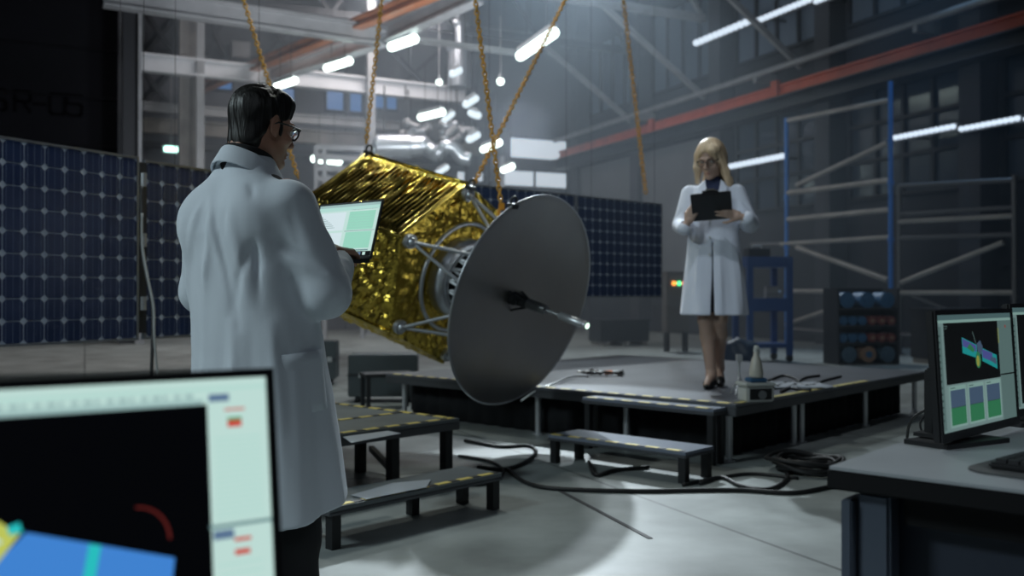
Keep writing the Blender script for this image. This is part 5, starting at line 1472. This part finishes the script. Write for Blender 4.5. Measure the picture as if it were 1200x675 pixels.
for s in (-1, 1):
    f = lambda p, s=s: smax(smin(ell(p, (.055 + s*.125, -.03, .06), (.052, .075, .062)), ell(p, (.055 + s*.13, .10, .035), (.052, .12, .045)), .04), .0 - p[:, 2], .006)
    sdf_obj('shoe', f, (.055 + s*.125 - .08, -.13, -.01), (.055 + s*.125 + .08, .25, .14), .008, M_shoe, man)

# laptop held by the man
ML = MPOS @ Matrix.Translation(LAPC) @ Matrix.Rotation(math.radians(-3), 4, 'Z') @ Matrix.Rotation(math.radians(3), 4, 'X')
lap = thing('laptop', 'open dark laptop held by the man, pale green charts on its screen', 'laptop', ML)
M_lapm = mat('space_grey_metal', (.10, .105, .115), .35, .8)
b = MB(); b.box((-.156, -.215, -.008), (.156, .0, .004), bev=.003); bs_ = b.build('laptop_base', M_lapm, lap)
b = MB()
for r_ in range(5):
    for c_ in range(14): b.box((-.138 + c_*.0197, -.10 + r_*.0178, .004), (-.138 + c_*.0197 + .0165, -.10 + r_*.0178 + .0145, .0052))
b.build('keys', M_black, bs_)
b = MB(); b.box((-.05, -.20, .004), (.05, -.125, .0046)); b.build('trackpad', mat('trackpad_grey', (.13, .135, .14), .3), bs_)
TS = Matrix.Translation((0, .002, .004)) @ Matrix.Rotation(math.radians(-19), 4, 'X')
b = MB(); b.box((-.156, 0, 0), (.156, .006, .205), bev=.002, M=TS); lid = b.build('laptop_lid', M_lapm, lap)
b = MB(); b.box((-.154, -.0012, .002), (.154, .0, .203), M=TS); b.build('screen_bezel', M_black, lid)
def ui_lap(S):
    S.r(0, 0, 1, 1, 'white'); S.r(0, .95, 1, 1, 'pale'); S.r(0, .88, 1, .95, 'mint'); S.r(.55, .88, .97, .885, 'grid')
    S.r(.03, .50, .47, .85, 'lpale'); S.r(.53, .50, .95, .85, 'lmint'); S.r(.53, .15, .95, .46, 'lmint'); S.r(.03, .15, .47, .46, 'lpale')
    S.r(.50, .475, .98, .485, 'bar'); S.r(.03, .40, .2, .42, 'grid'); S.r(0, 0, 1, .09, 'dark'); S.r(.03, .10, .95, .125, 'bar')
    for k in range(12):
        S.r(.05 + k*.075, .02, .095 + k*.075, .075, ('green', 'blue', 'white', 'mint', 'slate', 'white')[k % 6])
    for k in range(8): S.r(.05, .80 - k*.035, .05 + .3 * abs(math.sin(k*3.3)), .81 - k*.035, 'grid')
    for k in range(6): S.r(.53, .54 + k*.05, .95, .543 + k*.05, 'pale')
PAL2 = list(PAL); PAL2.append(scr('laptop_green', (.28, .62, .48)))
PAL2.append(scr('laptop_pale', (.62, .74, .78))); ID['lmint'] = 16; ID['lpale'] = 17  # left patches paler: screen glare put into their colour
S = Screen(.298, .186); ui_lap(S); TS2 = TS @ Matrix.Translation((-.149, -.0014, .011)); S.b.v = [tuple(TS2 @ Vector(v)) for v in S.b.v]; S.b.build('screen', PAL2, lid)

# ---------------------------------------------------------------- woman with the clipboard
WP = G(836, 454, ZST)
WPOS = TR((WP.x, WP.y, ZST), math.radians(166))
wom = thing('person', 'blonde woman in a white lab coat standing on the stage, reading a clipboard', 'person', WPOS)
s_ = 1.0
WH = Matrix.Translation((.015, .045, 1.655)) @ Matrix.Rotation(math.radians(-20), 4, 'Z') @ Matrix.Rotation(math.radians(-24), 4, 'X') @ Matrix.Scale(1.10, 4)
CBC = Vector((.0, .32, 1.285)); CBT = math.radians(-48)
MC = Matrix.Translation(CBC) @ Matrix.Rotation(math.radians(4), 4, 'Y') @ Matrix.Rotation(CBT, 4, 'X')
# clipboard frame: x right (her right), z up the board, y = away from her (the side the camera sees)
wR = look(tuple(MC @ Vector((.150, .00, -.075))), (-.40, .15, .75), (.2, 1, 0)); wL = look(tuple(MC @ Vector((-.145, .022, -.075))), (.80, .10, .25), (0, 1, .3))
wr_ = hand_prims(wR, (.35, .4, .45, .5), side=-1, thumb=(.1, .9)); wl_ = hand_prims(wL, (.10, .12, .15, .18), side=-1, thumb=(.6, .3))
WEL = {1: (.225, .04, 1.18), -1: (-.255, .05, 1.18)}
WLG = {1: [(.075, .0, .85), (.055, .03, .50), (.015, .02, .09)], -1: [(-.08, 0, .85), (-.045, .02, .50), (-.035, -.17, .13)]}
def wom_body(p):
    d = head_sdf(xf(WH, p), True) * 1.06
    d = smin(d, cap(p, (0, -.03, 1.44), (.005, .005, 1.58), .050, .047), .03)
    d = smin(d, loft(p, [(.80, 0, 0, .15, .11), (1.1, 0, 0, .12, .09), (1.3, 0, 0, .14, .10), (1.42, 0, -.01, .12, .07), (1.47, 0, -.02, .05, .045)]), .03)
    for s in (-1, 1):
        M_ = wR if s > 0 else wL; wr2 = tuple(M_ @ Vector((0, -.075, 0)))
        d = smin(d, cap(p, (s*.15, -.01, 1.41), WEL[s], .042, .036), .03); d = smin(d, cap(p, WEL[s], wr2, .034, .023), .02)
        a, k, f = WLG[s]
        d = smin(d, cap(p, a, k, .080, .056), .03)
        c1 = tuple(np.array(k) * .68 + np.array(f) * .32 + np.array((0, -.018, 0)))
        d = smin(d, cap(p, k, c1, .050, .054), .02); d = smin(d, cap(p, c1, f, .052, .034), .02)
        if s > 0: d = smin(d, cap(p, f, (f[0] + .03, f[1] + .14, .030), .034, .022), .03); d = smin(d, ell(p, (f[0], f[1] - .03, .055), (.030, .035, .04)), .02)
        else: d = smin(d, cap(p, f, (f[0] - .01, f[1] + .10, .035), .034, .024), .03)
    d = smin(d, prims_sdf(p, wr_), .008); d = smin(d, prims_sdf(p, wl_), .008)
    return d
sdf_obj('body', wom_body, (-.36, -.26, -.02), (.36, .50, 1.86), .0055, M_skinw, wom)
eyes(WH, wom, mat('dark_blonde_brow', (.16, .10, .06), .7))
def wom_hair(p):
    q = xf(WH, p)
    d = smin(ell(q, (0, -.014, .038), (.092, .108, .097)), ell(q, (0, -.06, -.03), (.084, .055, .10)), .04)
    d = smax(d, -ell(q, (.0, .115, -.035), (.060, .085, .115)), .012)
    d = smin(d, smax(ell(q, (-.052, .045, .075), (.045, .055, .035)), -ell(q, (.0, .12, -.035), (.058, .085, .115)), .01), .02)
    for s, zl in ((-1, 1.50), (1, 1.53)):   # long locks falling forward and back
        a = tuple(WH @ Vector((s*.072, .02, .03))); b_ = (s*.098 + .01, .045, zl + .06); c_ = (s*.112, .03, zl - .04)
        d = smin(d, cap(p, a, b_, .030, .030), .03); d = smin(d, cap(p, b_, c_, .030, .018), .02)
    a = tuple(WH @ Vector((0, -.07, .0)))
    d = smin(d, cap(p, a, (0, -.085, 1.53), .070, .062), .04); d = smin(d, ell(p, (-.03, -.075, 1.50), (.11, .05, .09)), .03)
    return d + .0022 * np.sin(np.arctan2(q[:, 1] + .02, q[:, 0]) * 22 + 2 * np.sin(q[:, 2] * 14))
sdf_obj('hair', wom_hair, (-.18, -.2, 1.38), (.18, .24, 1.86), .0055, M_hairl, wom)
gl = MB()
for s in (-1, 1):
    gl.tube([WH @ Vector((s*.033 + .025*math.cos(t), .100, .000 + .018*math.sin(t))) for t in [2*PI*i/18 for i in range(18)]], .003, n=6, closed=True)
    gl.tube([WH @ Vector(v) for v in [(s*.058, .098, .006), (s*.074, .06, .008), (s*.08, .0, .004)]], .003, n=6)
gl.tube([WH @ Vector(v) for v in [(-.009, .101, .003), (0, .103, .005), (.009, .101, .003)]], .003, n=6)
gl.build('glasses', M_black, wom)
def wom_coat(p):
    hem = .525
    d = loft(p, [(.45, .0, 0, .250, .180), (.53, 0, 0, .243, .175), (.8, 0, 0, .215, .150), (1.0, 0, 0, .190, .130), (1.12, 0, 0, .178, .122), (1.25, 0, 0, .192, .128), (1.36, 0, 0, .188, .118),
                 (1.43, 0, -.005, .150, .092), (1.47, 0, -.01, .105, .078), (1.50, 0, -.01, .070, .062)], 2.3)
    for s in (-1, 1):
        M_ = wR if s > 0 else wL; wr2 = np.array(M_ @ Vector((0, -.095, 0)))
        a = cap(p, (s*.165, -.01, 1.405), WEL[s], .068, .060); a = smin(a, cap(p, WEL[s], wr2, .060, .052), .03)
        d = smin(d, a, .028)
    F = [((.10, .13, 1.1), (.14, .17, .55), .02, .010), ((-.10, .13, 1.1), (-.15, .16, .55), .022, -.010), ((.05, .14, 1.0), (.07, .19, .55), .018, -.008), ((-.17, .08, 1.0), (-.21, .09, .55), .02, .010),
         ((-.05, .15, 1.05), (-.07, .19, .55), .02, .009), ((.19, .05, 1.0), (.22, .07, .55), .02, -.009), ((-.20, .06, 1.34), (-.30, .10, 1.22), .012, -.009), ((-.22, .08, 1.28), (-.33, .06, 1.16), .012, .009),
         ((.20, .06, 1.30), (.29, .08, 1.20), .012, -.008), ((-.12, .14, .88), (-.2, .10, .88), .006, -.006), ((.12, .14, .88), (.2, .10, .88), .006, -.006)]
    d0 = d
    for a, b_, w_, am in F: d = d + ridge(p, a, b_, w_ * 1.1, am * 1.3)
    an = np.arctan2(p[:, 1], p[:, 0]); low = np.clip((1.1 - p[:, 2]) / .5, 0, 1)
    d = d + low * .006 * np.sin(an * 9 + 1)
    inner = d0 + .024
    d = smax(d, hem - p[:, 2], .005); d = np.maximum(d, -np.maximum(inner, p[:, 2] - 1.0))
    # front slit, neck V
    sl = np.maximum(np.abs(p[:, 0] + .0) - (.003 + .032 * np.clip(.86 - p[:, 2], 0, 1)), np.maximum(-p[:, 1], p[:, 2] - 1.05)); d = np.maximum(d, -sl)
    vn = np.maximum(np.abs(p[:, 0]) - (.008 + .28 * np.clip(p[:, 2] - 1.27, 0, 1)), np.maximum(.03 - p[:, 1], 1.27 - p[:, 2])); d = smax(d, -vn, .006)
    d = smax(d, -cap(p, (0, -.02, 1.47), (0, 0, 1.62), .056, .06), .006)
    for s in (-1, 1):
        M_ = wR if s > 0 else wL
        d = smax(d, -cap(p, tuple(M_ @ Vector((0, -.10, 0))), tuple(M_ @ Vector((0, .10, 0))), .036), .005)
    return d
sdf_obj('lab_coat', wom_coat, (-.40, -.22, .48), (.40, .42, 1.54), .0085, M_coatw, wom)
# lapels and buttons
for s in (-1, 1):
    b = MB(); T0 = [(s*.055, .052, 1.50), (s*.098, .075, 1.44), (s*.088, .125, 1.36), (s*.012, .150, 1.27), (s*.035, .118, 1.38), (s*.050, .075, 1.46)]
    b.add([Vector(v) for v in T0], [(0, 1, 5), (1, 2, 4, 5), (2, 3, 4)], 0, False); lp = b.build('lapel', M_coatw, wom); md = lp.modifiers.new('t', 'SOLIDIFY'); md.thickness = .012; md.offset = 0
for z in (1.20, 1.08, .96):
    b = MB(); b.cyl((.02, .125, z), (.02, .150, z), .008, n=10); b.build('button', M_offw, wom)
def blouse(p):
    d = loft(p, [(1.15, 0, 0, .150, .110), (1.36, 0, 0, .150, .104), (1.44, 0, -.005, .115, .078), (1.50, 0, -.01, .060, .056), (1.53, 0, -.008, .056, .054)])
    return smax(d, -cap(p, (0, -.02, 1.49), (0, 0, 1.62), .044, .05), .004)
sdf_obj('blouse', blouse, (-.18, -.14, 1.12), (.18, .14, 1.55), .009, M_navyb, wom)
for s in (-1, 1):
    b = MB(); M_ = wR if s > 0 else wL; b.cyl(M_ @ Vector((0, -.115, 0)), M_ @ Vector((0, -.080, 0)), .036, .032, n=16); b.build('blouse_cuff', M_navyb, wom)
def skirt(p):
    d = loft(p, [(.54, 0, 0, .185, .125), (.8, 0, 0, .185, .125), (1.0, 0, 0, .15, .10)]); return smax(d, .545 - p[:, 2], .005)
sdf_obj('skirt', skirt, (-.22, -.16, .5), (.22, .16, 1.03), .012, mat('black_skirt', (.008, .008, .012), .85), wom)
# flat pointed shoes
def shoe(fx, fy, fz, dx, lift):
    def f(p):
        heel = np.array((fx, fy - .035, fz - .055)); toe = np.array((fx + dx, fy + .155, .022))
        d = smin(cap(p, heel, heel * .4 + toe * .6, .040, .036), cap(p, heel * .4 + toe * .6, toe, .036, .018), .02)
        cut = ell(p, ((fx * .75 + toe[0] * .25), fy + .01, fz + .02), (.030, .085, .065)); d = smax(d, -cut, .006)
        return smax(d, .002 - p[:, 2], .004)
    return f
sdf_obj('shoe', shoe(.015, .02, .09, .03, 0), (-.06, -.10, -.01), (.12, .24, .12), .006, M_shoe, wom)
sdf_obj('shoe', shoe(-.035, -.17, .12, -.01, .03), (-.12, -.29, -.01), (.07, .05, .14), .006, M_shoe, wom)
# clipboard
cb = thing('clipboard', 'black clipboard the blonde woman holds up in both hands', 'clipboard', WPOS @ MC)
b = MB(); b.prism(rrect(.275, .255, .012), 0, .005, M=Matrix.Translation((-.1375, .002, -.128)) @ Matrix.Rotation(math.radians(90), 4, 'X')); b.build('board', mat('clipboard_black', (.016, .020, .024), .45), cb)
b = MB(); b.box((-.055, -.012, .10), (.055, .006, .145), bev=.004); b.box((-.03, -.014, .145), (.03, .008, .155), bev=.003); b.build('clip', M_black, cb)
b = MB(); b.box((-.12, -.0065, -.115), (.12, -.0035, .10)); b.build('paper', mat('white_paper', (.7, .7, .7), .7), cb)
# ================================================================ light
def spot(name, loc, target, W, size, blend=.3, r=.1, col=(1, 1, 1)):
    l = bpy.data.lights.new(name, 'SPOT'); l.energy = W; l.spot_size = math.radians(size); l.spot_blend = blend; l.shadow_soft_size = r; l.color = col
    o = bpy.data.objects.new(name, l); COL.objects.link(o); o.location = loc
    o.rotation_euler = (Vector(target) - Vector(loc)).to_track_quat('-Z', 'Y').to_euler(); return o
def area(name, loc, target, W, sx, sy, col=(1, 1, 1)):
    l = bpy.data.lights.new(name, 'AREA'); l.shape = 'RECTANGLE'; l.energy = W; l.size = sx; l.size_y = sy; l.color = col
    o = bpy.data.objects.new(name, l); COL.objects.link(o); o.location = loc
    o.rotation_euler = (Vector(target) - Vector(loc)).to_track_quat('-Z', 'Y').to_euler(); return o
COOL = (.80, .92, 1.0)
spot('stage_spotlight', (.25, 15.2, 7.6), (.42, 4.2, 0), 5200, 14.0, .06, .11, COOL)
spot('wash_spotlight', (.9, 15.2, 7.7), (.6, 5.2, 0), 950, 44, .4, .15, COOL)
area('work_lamp', (-5.4, .9, 4.6), (-.9, 2.8, 1.1), 165, 1.4, 1.0, (.78, .95, 1.0))
spot('panel_fill_spot', (-.4, 1.4, 5.6), (-2.9, 5.4, 1.3), 110, 36, .5, .4, (.8, .9, 1.0))  # added fill, aimed only at the near solar panels
area('fill_lamp', (1.0, -2.0, 5.0), (-.3, 4, 1), 18, 2.5, 1.5, (.8, .9, 1.0))
area('satellite_glint_light', (-.9, 7.2, 5.6), (-.4, 6.6, 1.5), 38, .14, .14, (.95, 1.0, .95))  # small unseen lights added to put streaks on the pleated foil
area('satellite_glint_light', (.6, 8.4, 6.0), (-.2, 6.6, 1.5), 38, .14, .14, (.95, 1.0, .95))
area('far_floor_fill', (-2.5, 22.5, 8.5), (-4.5, 22, 0), 300, 4, 2, (1.0, .93, .93))  # unseen overhead light added to brighten the far floor
spot('floor_fill_left', (-3.2, 13.5, 8.0), (-7.0, 15.5, 0), 1300, 50, .6, .3, (1.0, .93, .92))  # added spot for the back-left floor, kept off the dark partition
area('frame_fill_light', (-2.5, 15.0, 3.4), (-4.0, 24, 6.8), 170, 1.2, 1.2, (.9, .95, 1.0))  # added light in mid air, brightens the beams from below
area('hall_lamp_right', (9, 13, 9.0), (9, 15, 0), 26, 4, 2, (.65, .82, 1.0))
spot('haze_fill_spot', (2.0, 22, 10.0), (2.8, 13, 0), 2800, 50, .8, .3, COOL)  # added above the view so the haze scatters light
spot('floor_spotlight_blue', (7, 16, 8), (6.5, 15, 0), 300, 60, .6, .2, (.35, .65, 1.0))
spot('desk_fill_spot', (1.9, -.2, 3.4), (1.15, 1.75, .6), 75, 46, .5, .25, COOL)  # added fill over the desk, no fixture there
area('frame_fill_light', (.2, 15.5, 3.6), (-3.0, 20.5, 6.6), 190, 1.0, 1.0, (.9, .95, 1.0))  # second added light for the beams, from the right
spot('woman_fill_spot', (.2, 3.2, 6.6), (1.42, 6.7, 1.5), 260, 22, .6, .12, (.85, .93, 1.0))  # added to brighten the woman and the stage front
area('satellite_glint_light', (-2.4, 8.6, 5.2), (-.4, 6.6, 1.5), 32, .14, .14, (.95, 1.0, .95))  # third added light for more streaks on the foil
